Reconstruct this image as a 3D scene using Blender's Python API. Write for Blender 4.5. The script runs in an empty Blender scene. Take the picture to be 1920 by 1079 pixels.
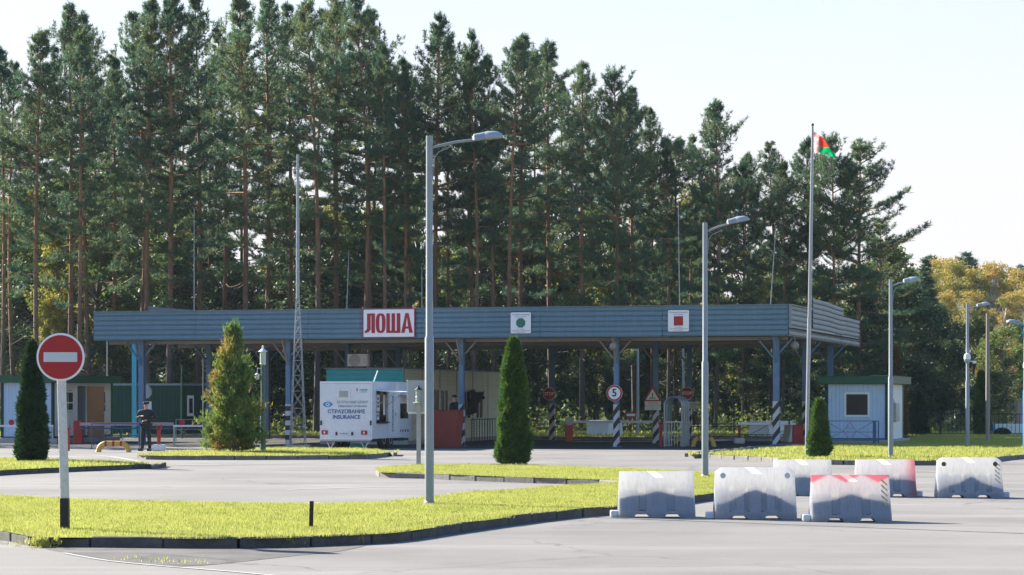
import bpy, bmesh, math, random
import numpy as np
from mathutils import Vector, Matrix
R = math.radians
random.seed(7)
rng = np.random.default_rng(7)
SC = bpy.context.scene
COL = SC.collection

# ---------------------------------------------------------------- camera, world, sun, exposure
CAM_H = 1.96
F = 4533.0            # focal length in pixels of the 1920 px wide photograph
HOR = 747.0           # horizon row
cam_d = bpy.data.cameras.new('camera')
cam = bpy.data.objects.new('camera', cam_d)
COL.objects.link(cam)
cam.location = (0, 0, CAM_H)
cam.rotation_euler = (R(90), 0, 0)
cam_d.lens = 85.0
cam_d.sensor_width = 36.0
cam_d.shift_y = (HOR - 539.5) / 1920.0
cam_d.clip_start = 0.5
cam_d.clip_end = 3000
SC.camera = cam

SUN_AZ, SUN_EL = 52.0, 29.5      # azimuth left of the view axis
world = bpy.data.worlds.new('World')
SC.world = world
world.use_nodes = True
wn, wl = world.node_tree.nodes, world.node_tree.links
wn.clear()
sky = wn.new('ShaderNodeTexSky')
sky.sky_type = 'NISHITA'
sky.sun_disc = False
sky.sun_elevation = R(SUN_EL)
sky.sun_rotation = R(-SUN_AZ)
sky.air_density = 1.0
sky.dust_density = 1.0
sky.ozone_density = 2.0
hsv = wn.new('ShaderNodeHueSaturation')
hsv.inputs['Saturation'].default_value = 1.45
hsv.inputs['Value'].default_value = 1.0
# thin high cloud veil over the whole sky
tcw = wn.new('ShaderNodeTexCoord')
nzw = wn.new('ShaderNodeTexNoise')
nzw.inputs['Scale'].default_value = 2.2
nzw.inputs['Detail'].default_value = 5
mpw = wn.new('ShaderNodeMapping')
mpw.inputs['Scale'].default_value = (1, 1, 3.5)
wl.new(tcw.outputs['Generated'], mpw.inputs[0])
wl.new(mpw.outputs[0], nzw.inputs['Vector'])
rpw = wn.new('ShaderNodeMapRange')
rpw.inputs['From Min'].default_value = 0.35
rpw.inputs['From Max'].default_value = 0.7
rpw.inputs['To Min'].default_value = 0.0
rpw.inputs['To Max'].default_value = 0.10
wl.new(nzw.outputs['Fac'], rpw.inputs['Value'])
mxw = wn.new('ShaderNodeMix')
mxw.data_type = 'RGBA'
sepw = wn.new('ShaderNodeSeparateXYZ'); wl.new(tcw.outputs['Generated'], sepw.inputs[0])
elw = wn.new('ShaderNodeMapRange'); elw.interpolation_type = 'SMOOTHSTEP'
elw.inputs['From Min'].default_value = 0.0; elw.inputs['From Max'].default_value = 0.45
elw.inputs['To Min'].default_value = 0.99; elw.inputs['To Max'].default_value = 0.0
wl.new(sepw.outputs['Z'], elw.inputs['Value'])
adw = wn.new('ShaderNodeMath'); adw.operation = 'ADD'; adw.use_clamp = True
wl.new(rpw.outputs[0], adw.inputs[0]); wl.new(elw.outputs[0], adw.inputs[1])
wl.new(adw.outputs[0], mxw.inputs['Factor'])
wl.new(sky.outputs[0], hsv.inputs['Color'])
wl.new(hsv.outputs[0], mxw.inputs['A'])
mxw.inputs['B'].default_value = (3.80, 3.70, 3.86, 1)
bgw = wn.new('ShaderNodeBackground')
bgw.inputs['Strength'].default_value = 0.085
wl.new(mxw.outputs['Result'], bgw.inputs['Color'])
wout = wn.new('ShaderNodeOutputWorld')
wl.new(bgw.outputs[0], wout.inputs['Surface'])

sun_d = bpy.data.lights.new('sun', 'SUN')
sun = bpy.data.objects.new('sun', sun_d)
COL.objects.link(sun)
sun_d.energy = 5.0
sun_d.angle = R(0.55)
sun_d.color = (1.0, 0.93, 0.82)
sdir = Vector((-math.sin(R(SUN_AZ)) * math.cos(R(SUN_EL)), math.cos(R(SUN_AZ)) * math.cos(R(SUN_EL)), math.sin(R(SUN_EL))))
sun.rotation_euler = sdir.to_track_quat('Z', 'Y').to_euler()
SC.view_settings.view_transform = 'Standard'
SC.view_settings.look = 'None'
SC.view_settings.gamma = 1.0
SC.view_settings.use_curve_mapping = False
SC.view_settings.exposure = 1.6
SC.render.film_transparent = False
SC.cycles.max_bounces = 8
SC.cycles.transparent_max_bounces = 8
SC.cycles.diffuse_bounces = 4
SC.cycles.transmission_bounces = 5
SC.cycles.use_denoising = True
SC.cycles.caustics_reflective = False
SC.cycles.caustics_refractive = False
SC.cycles.sample_clamp_indirect = 6

# ---------------------------------------------------------------- helpers
def at(px, Y):
    return (px - 960.0) / F * Y
def G(px, py, z=0.0):
    Y = F * (CAM_H - z) / (py - HOR)
    return Vector((at(px, Y), Y, z))
def zat(py, Y):
    return CAM_H + (HOR - py) / F * Y

MATS = {}
def mat(name, color, rough=0.6, metal=0.0, var=0.12, scale=3.0, bump=0.0, bscale=40.0, trans=0.0, spec=0.4,
        dirt=None, dirt_amt=0.5, coord='Object', stretch=(1, 1, 1)):
    if name in MATS: return MATS[name]
    m = bpy.data.materials.new(name); m.use_nodes = True
    nt = m.node_tree; n, l = nt.nodes, nt.links
    n.clear()
    out = n.new('ShaderNodeOutputMaterial')
    bs = n.new('ShaderNodeBsdfPrincipled')
    bs.inputs['Roughness'].default_value = rough
    bs.inputs['Metallic'].default_value = metal
    bs.inputs['Specular IOR Level'].default_value = spec
    tc = n.new('ShaderNodeTexCoord')
    mp = n.new('ShaderNodeMapping'); mp.inputs['Scale'].default_value = stretch
    l.new(tc.outputs[coord], mp.inputs[0])
    nz = n.new('ShaderNodeTexNoise'); nz.inputs['Scale'].default_value = scale; nz.inputs['Detail'].default_value = 6
    nz.inputs['Roughness'].default_value = 0.65
    l.new(mp.outputs[0], nz.inputs['Vector'])
    mx = n.new('ShaderNodeMix'); mx.data_type = 'RGBA'
    c = np.array(color[:3])
    mr = n.new('ShaderNodeMapRange'); mr.inputs['From Min'].default_value = 0.3; mr.inputs['From Max'].default_value = 0.7
    l.new(nz.outputs['Fac'], mr.inputs['Value'])
    l.new(mr.outputs[0], mx.inputs['Factor'])
    mx.inputs['A'].default_value = (*(c * (1 - var)), 1)
    mx.inputs['B'].default_value = (*np.minimum(c * (1 + var), 1), 1)
    res = mx.outputs['Result']
    if dirt is not None:
        n2 = n.new('ShaderNodeTexNoise'); n2.inputs['Scale'].default_value = scale * 2.7; n2.inputs['Detail'].default_value = 8
        n2.inputs['Roughness'].default_value = 0.75
        l.new(mp.outputs[0], n2.inputs['Vector'])
        r2 = n.new('ShaderNodeMapRange'); r2.inputs['From Min'].default_value = 0.5; r2.inputs['From Max'].default_value = 0.75
        r2.inputs['To Max'].default_value = dirt_amt
        l.new(n2.outputs['Fac'], r2.inputs['Value'])
        m2 = n.new('ShaderNodeMix'); m2.data_type = 'RGBA'
        l.new(r2.outputs[0], m2.inputs['Factor']); l.new(res, m2.inputs['A']); m2.inputs['B'].default_value = (*dirt[:3], 1)
        res = m2.outputs['Result']
    l.new(res, bs.inputs['Base Color'])
    if bump > 0:
        n3 = n.new('ShaderNodeTexNoise'); n3.inputs['Scale'].default_value = bscale; n3.inputs['Detail'].default_value = 4
        l.new(mp.outputs[0], n3.inputs['Vector'])
        bp = n.new('ShaderNodeBump'); bp.inputs['Strength'].default_value = bump; bp.inputs['Distance'].default_value = 0.02
        l.new(n3.outputs['Fac'], bp.inputs['Height']); l.new(bp.outputs[0], bs.inputs['Normal'])
    if trans > 0:
        tr = n.new('ShaderNodeBsdfTranslucent'); l.new(res, tr.inputs['Color'])
        ms = n.new('ShaderNodeMixShader'); ms.inputs[0].default_value = trans
        l.new(bs.outputs[0], ms.inputs[1]); l.new(tr.outputs[0], ms.inputs[2]); l.new(ms.outputs[0], out.inputs[0])
    else:
        l.new(bs.outputs[0], out.inputs[0])
    MATS[name] = m
    return m

def tag(o, label=None, cat=None, group=None, kind=None):
    if label: o['label'] = label
    if cat: o['category'] = cat
    if group: o['group'] = group
    if kind: o['kind'] = kind
    return o

def empty(name, loc, rz=0.0, label=None, cat=None, group=None, kind=None):
    o = bpy.data.objects.new(name, None); COL.objects.link(o)
    o.location = loc; o.rotation_euler = (0, 0, rz); o.empty_display_size = 0.2
    return tag(o, label, cat, group, kind)

def link_mesh(name, me, m=None, parent=None, loc=(0, 0, 0), rot=(0, 0, 0)):
    o = bpy.data.objects.new(name, me); COL.objects.link(o)
    if m is not None and len(me.materials) == 0: me.materials.append(m)
    if parent is not None: o.parent = parent
    o.location = loc; o.rotation_euler = rot
    return o

def arr_mesh(name, V, Fc, k):
    me = bpy.data.meshes.new(name)
    V = np.asarray(V, dtype=np.float32); Fc = np.asarray(Fc, dtype=np.int32)
    me.vertices.add(len(V)); me.vertices.foreach_set('co', V.ravel())
    nf = len(Fc)
    me.loops.add(nf * k); me.loops.foreach_set('vertex_index', Fc.ravel())
    me.polygons.add(nf)
    me.polygons.foreach_set('loop_start', np.arange(0, nf * k, k, dtype=np.int32))
    me.update(calc_edges=True)
    return me

class MB:
    """collects shapes and links them as one mesh object"""
    def __init__(s): s.v = []; s.f = []; s.mi = []; s.cur = 0
    def add(s, vs, fs, mi=None):
        b = len(s.v); s.v += [tuple(v) for v in vs]
        for f in fs: s.f.append(tuple(b + i for i in f)); s.mi.append(s.cur if mi is None else mi)
        return s
    def box(s, x0, x1, y0, y1, z0, z1, mi=None, M=None):
        vs = [Vector((x, y, z)) for z in (z0, z1) for y in (y0, y1) for x in (x0, x1)]
        if M is not None: vs = [M @ v for v in vs]
        return s.add(vs, [(0, 2, 3, 1), (4, 5, 7, 6), (0, 1, 5, 4), (2, 6, 7, 3), (0, 4, 6, 2), (1, 3, 7, 5)], mi)
    def bar(s, p, q, w, h=None, mi=None):
        p, q = Vector(p), Vector(q); h = h or w
        d = (q - p).normalized()
        up = Vector((0, 0, 1)) if abs(d.z) < 0.95 else Vector((0, 1, 0))
        sx = d.cross(up).normalized() * w / 2; sz = sx.cross(d).normalized() * h / 2
        vs = [p - sx - sz, p + sx - sz, p + sx + sz, p - sx + sz, q - sx - sz, q + sx - sz, q + sx + sz, q - sx + sz]
        return s.add(vs, [(0, 1, 2, 3), (4, 7, 6, 5), (0, 4, 5, 1), (1, 5, 6, 2), (2, 6, 7, 3), (3, 7, 4, 0)], mi)
    def tube(s, pts, rad, n=10, caps=True, mi=None):
        pts = [Vector(p) for p in pts]
        rad = [rad] * len(pts) if not hasattr(rad, '__len__') else rad
        vs = []; prev = None
        for i, p in enumerate(pts):
            d = (pts[min(i + 1, len(pts) - 1)] - pts[max(i - 1, 0)]).normalized()
            if prev is None:
                up = Vector((0, 0, 1)) if abs(d.z) < 0.9 else Vector((1, 0, 0))
                sx = d.cross(up).normalized()
            else:
                sx = (prev - d * prev.dot(d)).normalized()
            prev = sx; sy = d.cross(sx)
            for k in range(n):
                a = 2 * math.pi * k / n
                vs.append(p + (sx * math.cos(a) + sy * math.sin(a)) * rad[i])
        fs = []
        for i in range(len(pts) - 1):
            for k in range(n):
                fs.append((i * n + k, i * n + (k + 1) % n, (i + 1) * n + (k + 1) % n, (i + 1) * n + k))
        if caps:
            fs.append(tuple(range(n - 1, -1, -1))); fs.append(tuple((len(pts) - 1) * n + k for k in range(n)))
        return s.add(vs, fs, mi)
    def lathe(s, prof, n=20, c=(0, 0, 0), mi=None):
        vs = []
        for r, z in prof:
            for k in range(n):
                a = 2 * math.pi * k / n
                vs.append((c[0] + r * math.cos(a), c[1] + r * math.sin(a), c[2] + z))
        fs = [(i * n + k, i * n + (k + 1) % n, (i + 1) * n + (k + 1) % n, (i + 1) * n + k) for i in range(len(prof) - 1) for k in range(n)]
        fs.append(tuple(range(n - 1, -1, -1))); fs.append(tuple((len(prof) - 1) * n + k for k in range(n)))
        return s.add(vs, fs, mi)
    def prism(s, pts, y0, y1, mi=None):
        """polygon given in (x, z), extruded from y0 to y1"""
        n = len(pts)
        vs = [(x, y0, z) for x, z in pts] + [(x, y1, z) for x, z in pts]
        fs = [tuple(range(n)), tuple(range(2 * n - 1, n - 1, -1))] + [(i, i + n, (i + 1) % n + n, (i + 1) % n) for i in range(n)]
        return s.add(vs, fs, mi)
    def build(s, name, m=None, parent=None, loc=(0, 0, 0), rot=(0, 0, 0), smooth=False, bevel=0.0, mats=None):
        me = bpy.data.meshes.new(name)
        me.from_pydata(s.v, [], s.f)
        if mats:
            for x in mats: me.materials.append(x)
            me.polygons.foreach_set('material_index', s.mi)
        bm = bmesh.new(); bm.from_mesh(me); bmesh.ops.recalc_face_normals(bm, faces=bm.faces)
        if bevel > 0:
            bmesh.ops.bevel(bm, geom=list(bm.edges), offset=bevel, segments=1, affect='EDGES', clamp_overlap=True)
        bm.to_mesh(me); bm.free()
        if smooth:
            me.polygons.foreach_set('use_smooth', [True] * len(me.polygons))
            me.set_sharp_from_angle(angle=R(40))
        return link_mesh(name, me, m, parent, loc, rot)

def text(name, body, size, m, parent, loc, rot=(R(90), 0, 0), sx=1.0, bold=0.0, align='CENTER'):
    cu = bpy.data.curves.new(name, 'FONT'); cu.body = body; cu.size = size; cu.extrude = 0.003; cu.offset = bold
    cu.align_x = align; cu.align_y = 'CENTER'; cu.resolution_u = 3
    tmp = bpy.data.objects.new('tmp_text', cu); COL.objects.link(tmp)
    dg = bpy.context.evaluated_depsgraph_get(); dg.update()
    me = bpy.data.meshes.new_from_object(tmp.evaluated_get(dg))
    bpy.data.objects.remove(tmp)
    me.materials.clear(); me.materials.append(m)
    o = link_mesh(name, me, m, parent, loc, rot)
    o.scale = (sx, 1, 1)
    return o

def corr_sheet(mb, w, h, pitch, depth, vertical=True, mi=None, flat=0.55):
    """trapezoid corrugated sheet in the plane y=0 from (0,0) to (w,h), ribs run vertically (or horizontally)"""
    L = w if vertical else h
    pts = []; x = 0
    while x < L - 1e-6:
        p = min(pitch, L - x)
        e = pitch * (1 - flat) / 2
        for dx, d in ((0, 0), (pitch * flat / 2, 0), (pitch * flat / 2 + e * .35, depth), (pitch - pitch * .12, depth)):
            if dx <= p: pts.append((x + dx, d))
        x += pitch
    pts.append((L, 0))
    n = len(pts)
    if vertical: vs = [(a, d, 0) for a, d in pts] + [(a, d, h) for a, d in pts]
    else: vs = [(0, d, a) for a, d in pts] + [(w, d, a) for a, d in pts]
    return mb.add(vs, [(i, i + 1, i + 1 + n, i + n) for i in range(n - 1)], mi)

def in_poly(P, poly):
    x, y = P[:, 0], P[:, 1]; ins = np.zeros(len(P), bool); n = len(poly); j = n - 1
    for i in range(n):
        xi, yi = poly[i][:2]; xj, yj = poly[j][:2]
        c = ((yi > y) != (yj > y)) & (x < (xj - xi) * (y - yi) / ((yj - yi) + 1e-12) + xi)
        ins ^= c; j = i
    return ins

def copy_tree(o, parent=None):
    c = o.copy(); COL.objects.link(c)
    if parent is not None: c.parent = parent
    for ch in o.children: copy_tree(ch, c)
    return c

# ---------------------------------------------------------------- materials of things
M_white = mat('white_paint', (.74, .75, .76), .5, var=.06, dirt=(.45, .43, .4), dirt_amt=.35)
M_whiteblue = mat('pale_blue_corrugated_paint', (.46, .60, .75), .45, var=.05, dirt=(.3, .4, .5), dirt_amt=.3)
M_cream = mat('cream_panel', (.74, .75, .60), .5, var=.06, dirt=(.4, .38, .3), dirt_amt=.4)
M_kwhite = mat('white_panel', (.84, .84, .80), .5, var=.05, dirt=(.5, .48, .42), dirt_amt=.3)
M_green = mat('green_paint', (.006, .09, .04), .5, var=.12, dirt=(.03, .08, .05), dirt_amt=.4)
M_dgreen = mat('dark_green_paint', (.003, .042, .03), .75, var=.12)
M_blue = mat('fascia_blue_paint', (.105, .195, .255), .45, var=.07, scale=1.2, dirt=(.20, .28, .33), dirt_amt=.6, stretch=(2.2, 1, .35))
M_colblue = mat('column_blue_paint', (.10, .19, .30), .45, var=.1, dirt=(.2, .2, .2), dirt_amt=.3)
M_railblue = mat('railing_blue_paint', (.02, .09, .2), .4, var=.1)
M_galv = mat('galvanised_sheet', (.19, .24, .27), .5, metal=.1, var=.14, scale=2.5, dirt=(.3, .22, .16), dirt_amt=.25, stretch=(1, .5, 3))
M_steel = mat('painted_steel_grey', (.35, .37, .385), .4, metal=.3, var=.08)
M_lampmetal = mat('lamp_pole_grey', (.27, .30, .32), .42, metal=.15, var=.1, dirt=(.22, .2, .18), dirt_amt=.3)
M_red = mat('red_paint', (.40, .018, .02), .45, var=.12, dirt=(.3, .06, .04), dirt_amt=.3)
M_orange = mat('orange_red_paint', (.52, .055, .03), .45, var=.1, dirt=(.35, .1, .06), dirt_amt=.3)
M_signred = mat('sign_red_film', (.36, .008, .012), .4, var=.05, scale=6)
M_signwhite = mat('sign_white_film', (.80, .80, .80), .35, var=.04)
M_signgreen = mat('sign_green_film', (.0, .16, .10), .35, var=.04)
M_black = mat('black_paint', (.012, .013, .015), .5, var=.1)
M_ink = mat('dark_blue_print', (.01, .08, .30), .5, var=.03)
M_greyink = mat('grey_print', (.25, .30, .38), .5, var=.03)
M_letred = mat('letter_red', (.36, .012, .03), .45, var=.05)
M_glass = mat('dark_window_glass', (.010, .014, .018), .12, var=.1, spec=.25)
M_beige = mat('beige_steel', (.26, .23, .20), .55, var=.1)
M_darkdeck = mat('dark_deck_sheet', (.06, .06, .06), .6, var=.15)
M_teal = mat('teal_panel', (.03, .42, .50), .4, var=.06, dirt=(.1, .3, .35), dirt_amt=.3)
M_wood = mat('brown_door_board', (.42, .22, .10), .55, var=.12, stretch=(1, 1, .2), scale=5)
M_conc = mat('concrete', (.40, .39, .37), .85, var=.15, scale=5, bump=.3, dirt=(.2, .19, .17), dirt_amt=.5)
M_conc_white = mat('whitewashed_concrete_post', (.62, .61, .57), .8, var=.1, scale=9, bump=.3, dirt=(.22, .2, .18), dirt_amt=.6)
M_kerb = mat('kerb_concrete', (.21, .20, .18), .9, var=.3, scale=3, bump=.5, bscale=60, dirt=(.05, .048, .04), dirt_amt=.8, coord='Object')
M_rubber = mat('tyre_rubber', (.02, .02, .021), .8, var=.1)
M_chrome = mat('zinc', (.5, .52, .54), .3, metal=.8, var=.06)
M_yellow = mat('ochre_yellow_paint', (.62, .38, .08), .5, var=.1, dirt=(.3, .2, .1), dirt_amt=.4)
M_cloth = mat('black_uniform_cloth', (.018, .021, .026), .85, var=.25, scale=9)
M_skin = mat('skin', (.50, .30, .22), .55, var=.05)
M_net = mat('black_net', (.008, .009, .01), .9, var=.2)
M_lens = mat('lamp_bowl', (.62, .62, .55), .2, var=.05, trans=.35)
M_polyglass = mat('clear_polycarbonate', (.35, .45, .42), .12, var=.1, trans=.5)

def plastic(name, base, red=None):
    """milky translucent polyethylene, optionally red along one zone of the moulding"""
    m = mat(name, base, .35, var=.03, scale=4, trans=.62, dirt=(.42, .38, .32), dirt_amt=.5, stretch=(2.5, 1, .6))
    nt = m.node_tree; n, l = nt.nodes, nt.links
    if red:
        tc = [x for x in n if x.type == 'TEX_COORD'][0]
        sep = n.new('ShaderNodeSeparateXYZ'); l.new(tc.outputs['Object'], sep.inputs[0])
        nz = n.new('ShaderNodeTexNoise'); nz.inputs['Scale'].default_value = 3
        l.new(tc.outputs['Object'], nz.inputs['Vector'])
        mr = n.new('ShaderNodeMapRange')
        if red == 'top':
            pp = n.new('ShaderNodeMath'); pp.operation = 'PINGPONG'; pp.inputs[1].default_value = .26
            ad0 = n.new('ShaderNodeMath'); ad0.operation = 'ADD'; ad0.inputs[1].default_value = .34
            l.new(sep.outputs['X'], ad0.inputs[0]); l.new(ad0.outputs[0], pp.inputs[0])
            ad = n.new('ShaderNodeMath'); ad.operation = 'MULTIPLY_ADD'; ad.inputs[1].default_value = .5
            l.new(pp.outputs[0], ad.inputs[0]); l.new(sep.outputs['Z'], ad.inputs[2])
            mr.inputs['From Min'].default_value = .73; mr.inputs['From Max'].default_value = .77
            l.new(ad.outputs[0], mr.inputs['Value'])
        else:
            mr.inputs['From Min'].default_value = .38; mr.inputs['From Max'].default_value = .62
            l.new(sep.outputs['X'], mr.inputs['Value'])
        mr.inputs['To Max'].default_value = .9
        mx = n.new('ShaderNodeMix'); mx.data_type = 'RGBA'
        bs = [x for x in n if x.type == 'BSDF_PRINCIPLED'][0]; tr = [x for x in n if x.type == 'BSDF_TRANSLUCENT'][0]
        src = bs.inputs['Base Color'].links[0].from_socket
        l.new(mr.outputs[0], mx.inputs['Factor']); l.new(src, mx.inputs['A']); mx.inputs['B'].default_value = (.84, .26, .29, 1)
        l.new(mx.outputs['Result'], bs.inputs['Base Color']); l.new(mx.outputs['Result'], tr.inputs['Color'])
    return m

def shade_blue_tint(m, diffuse):  # multiplies the diffuse colour with blue, painting in the cool cast of shade
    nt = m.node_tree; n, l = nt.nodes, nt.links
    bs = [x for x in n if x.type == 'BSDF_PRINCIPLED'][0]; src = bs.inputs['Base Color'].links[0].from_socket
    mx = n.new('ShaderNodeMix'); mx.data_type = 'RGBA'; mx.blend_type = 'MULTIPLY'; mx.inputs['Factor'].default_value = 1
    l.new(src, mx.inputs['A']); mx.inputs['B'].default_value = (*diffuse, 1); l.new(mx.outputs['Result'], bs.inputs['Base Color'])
def stripe_mat(name, slant, period, c1=(.72, .73, .74), c2=(.012, .013, .016)):
    m = bpy.data.materials.new(name); m.use_nodes = True
    n, l = m.node_tree.nodes, m.node_tree.links
    bs = n['Principled BSDF']; bs.inputs['Roughness'].default_value = .5
    tc = n.new('ShaderNodeTexCoord'); sep = n.new('ShaderNodeSeparateXYZ'); l.new(tc.outputs['Object'], sep.inputs[0])
    a = n.new('ShaderNodeMath'); a.operation = 'MULTIPLY_ADD'; a.inputs[1].default_value = -slant
    l.new(sep.outputs['X'], a.inputs[0]); l.new(sep.outputs['Z'], a.inputs[2])
    b = n.new('ShaderNodeMath'); b.operation = 'DIVIDE'; b.inputs[1].default_value = period; l.new(a.outputs[0], b.inputs[0])
    c = n.new('ShaderNodeMath'); c.operation = 'FRACT'; l.new(b.outputs[0], c.inputs[0])
    d = n.new('ShaderNodeMath'); d.operation = 'GREATER_THAN'; d.inputs[1].default_value = .5; l.new(c.outputs[0], d.inputs[0])
    nz = n.new('ShaderNodeTexNoise'); nz.inputs['Scale'].default_value = 8; nz.inputs['Detail'].default_value = 6; l.new(tc.outputs['Object'], nz.inputs['Vector'])
    mx = n.new('ShaderNodeMix'); mx.data_type = 'RGBA'; mx.inputs['A'].default_value = (*c1, 1); mx.inputs['B'].default_value = (*c2, 1)
    l.new(d.outputs[0], mx.inputs['Factor'])
    m2 = n.new('ShaderNodeMix'); m2.data_type = 'RGBA'; m2.blend_type = 'MULTIPLY'; m2.inputs['Factor'].default_value = .5
    l.new(mx.outputs['Result'], m2.inputs['A']); l.new(nz.outputs['Fac'], m2.inputs['B']); l.new(m2.outputs['Result'], bs.inputs['Base Color'])
    return m
M_stripe = stripe_mat('black_white_slanted_stripes', 1.3, .52)
M_stripeh = stripe_mat('black_white_level_bands', 0.0, .40)
M_redwhite = stripe_mat('boom_red_white_bands', -50.0, 50.0, (.72, .70, .72), (.45, .05, .06))

M_kerb_dark = mat('dirty_shaded_kerb_concrete', (.095, .09, .082), .9, var=.4, scale=3, bump=.6, bscale=60, dirt=(.16, .15, .13), dirt_amt=.5)  # kerb copy darkened by dirt and by the shade painted into its colour
# ---------------------------------------------------------------- ground
def ground_mat(name, base, dark, light, sc_big, grain, tint2=None):
    m = bpy.data.materials.new(name); m.use_nodes = True
    n, l = m.node_tree.nodes, m.node_tree.links
    bs = n['Principled BSDF']; bs.inputs['Roughness'].default_value = .9; bs.inputs['Specular IOR Level'].default_value = .25
    tc = n.new('ShaderNodeTexCoord')
    def noise(scale, detail=6, rough=.6, st=(1, 1, 1)):
        mp = n.new('ShaderNodeMapping'); mp.inputs['Scale'].default_value = st; l.new(tc.outputs['Object'], mp.inputs[0])
        z = n.new('ShaderNodeTexNoise'); z.inputs['Scale'].default_value = scale; z.inputs['Detail'].default_value = detail; z.inputs['Roughness'].default_value = rough
        l.new(mp.outputs[0], z.inputs['Vector']); return z.outputs['Fac']
    def ramp(src, a, b, lo=0, hi=1):
        r = n.new('ShaderNodeMapRange'); r.inputs['From Min'].default_value = a; r.inputs['From Max'].default_value = b
        r.inputs['To Min'].default_value = lo; r.inputs['To Max'].default_value = hi; l.new(src, r.inputs['Value']); return r.outputs[0]
    def mix(f, A, B):
        x = n.new('ShaderNodeMix'); x.data_type = 'RGBA'; l.new(f, x.inputs['Factor'])
        for s, v in (('A', A), ('B', B)):
            if isinstance(v, tuple): x.inputs[s].default_value = (*v, 1)
            else: l.new(v, x.inputs[s])
        return x.outputs['Result']
    c = mix(ramp(noise(sc_big), .35, .65), base, dark)
    c = mix(ramp(noise(sc_big * .8, 8, .7, (.25, 2.2, 1)), .5, .72, 0, .8), c, light)
    c = mix(ramp(noise(sc_big * 6, 8, .8, (.4, 1.5, 1)), .55, .8, 0, .5), c, dark)
    if tint2: c = mix(ramp(noise(sc_big * 2.3, 5), .45, .7, 0, .8), c, tint2)
    g = noise(grain, 3, .8)
    mg = n.new('ShaderNodeMix'); mg.data_type = 'RGBA'; mg.blend_type = 'OVERLAY'; mg.inputs['Factor'].default_value = .6
    l.new(c, mg.inputs['A']); l.new(g, mg.inputs['B'])
    # sparse dark specks
    vo = n.new('ShaderNodeTexVoronoi'); vo.inputs['Scale'].default_value = 3.0; l.new(tc.outputs['Object'], vo.inputs['Vector'])
    sp = ramp(vo.outputs['Distance'], .03, .05, .6, 0)
    c2 = mix(sp, mg.outputs['Result'], tuple(np.array(dark) * .5))
    # meandering cracks and darker stains
    wv = n.new('ShaderNodeTexNoise'); wv.inputs['Scale'].default_value = 1.3; wv.inputs['Detail'].default_value = 5; l.new(tc.outputs['Object'], wv.inputs['Vector'])
    va = n.new('ShaderNodeVectorMath'); va.operation = 'MULTIPLY_ADD'; va.inputs[1].default_value = (1.4, 1.4, 0); l.new(wv.outputs['Color'], va.inputs[0]); l.new(tc.outputs['Object'], va.inputs[2])
    ve = n.new('ShaderNodeTexVoronoi'); ve.feature = 'DISTANCE_TO_EDGE'; ve.inputs['Scale'].default_value = .17; l.new(va.outputs[0], ve.inputs['Vector'])
    gate = ramp(noise(.12, 3), .44, .56)
    ck = ramp(ve.outputs['Distance'], .0035, .010, .45, 0)
    cg = n.new('ShaderNodeMath'); cg.operation = 'MULTIPLY'; l.new(ck, cg.inputs[0]); l.new(gate, cg.inputs[1]); 
    c2 = mix(cg.outputs[0], c2, tuple(np.array(dark) * .35))
    c2 = mix(ramp(noise(.55, 6, .75), .60, .78, 0, .55), c2, tuple(np.array(dark) * .62))
    c2 = mix(ramp(noise(5.0, 6, .8), .62, .75, 0, .6), c2, tuple(np.minimum(1, np.array(light) * 1.15)))
    l.new(c2, bs.inputs['Base Color'])
    bp = n.new('ShaderNodeBump'); bp.inputs['Strength'].default_value = .25; bp.inputs['Distance'].default_value = .01
    l.new(g, bp.inputs['Height']); l.new(bp.outputs[0], bs.inputs['Normal'])
    return m
M_asphalt = ground_mat('weathered_asphalt', (.228, .215, .198), (.168, .158, .147), (.30, .285, .262), .22, 55)
M_gravel = ground_mat('broken_asphalt_gravel', (.135, .125, .115), (.085, .08, .075), (.20, .185, .17), 1.5, 45)
M_soil = ground_mat('forest_floor', (.05, .06, .025), (.03, .035, .018), (.09, .09, .04), .3, 10)
M_turf = ground_mat('short_turf', (.14, .20, .03), (.10, .15, .028), (.20, .25, .045), .8, 14, (.20, .20, .05))

def sheet(name, pts, z, m, kind='structure', parent=None):
    me = bpy.data.meshes.new(name)
    me.from_pydata([(p[0], p[1], z) for p in pts], [], [tuple(range(len(pts)))])
    bm = bmesh.new(); bm.from_mesh(me)
    bmesh.ops.recalc_face_normals(bm, faces=bm.faces)
    for f in bm.faces:
        if f.normal.z < 0: f.normal_flip()
    bmesh.ops.triangulate(bm, faces=bm.faces)
    bm.to_mesh(me); bm.free()
    o = link_mesh(name, me, m, parent)
    if kind: o['kind'] = kind
    return o
sheet('ground', [(-1500, -50), (1500, -50), (1500, 2500), (-1500, 2500)], -.03, M_soil)
M_asphalt_shade = ground_mat('canopy_shade_asphalt', (.07, .069, .068), (.052, .051, .05), (.095, .093, .09), .22, 55)
sheet('asphalt', [(-70, -5), (70, -5), (70, 112), (24, 114), (18, 113), (8, 115), (-30, 121.5), (-70, 121)], 0.0, M_asphalt)
# ---------------------------------------------------------------- raised lawns, kerbs, grass
IH = 0.13
def gz(pts, z): return [tuple(G(x, y, z)[:2]) for x, y in pts]
kerb_meshes = []; kerb_dark = []
for k in range(10):
    mb = MB(); mb.box(-.5, .5, 0, .13, -.12, IH + .012)
    o = mb.build('kerb_stone', M_kerb if k < 5 else M_kerb_dark, bevel=.018)
    me = o.data
    for v in me.vertices: v.co += Vector((random.uniform(-.004, .004), random.uniform(-.006, .006), random.uniform(-.006, .006)))
    (kerb_meshes if k < 5 else kerb_dark).append(me); bpy.data.objects.remove(o)

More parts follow.
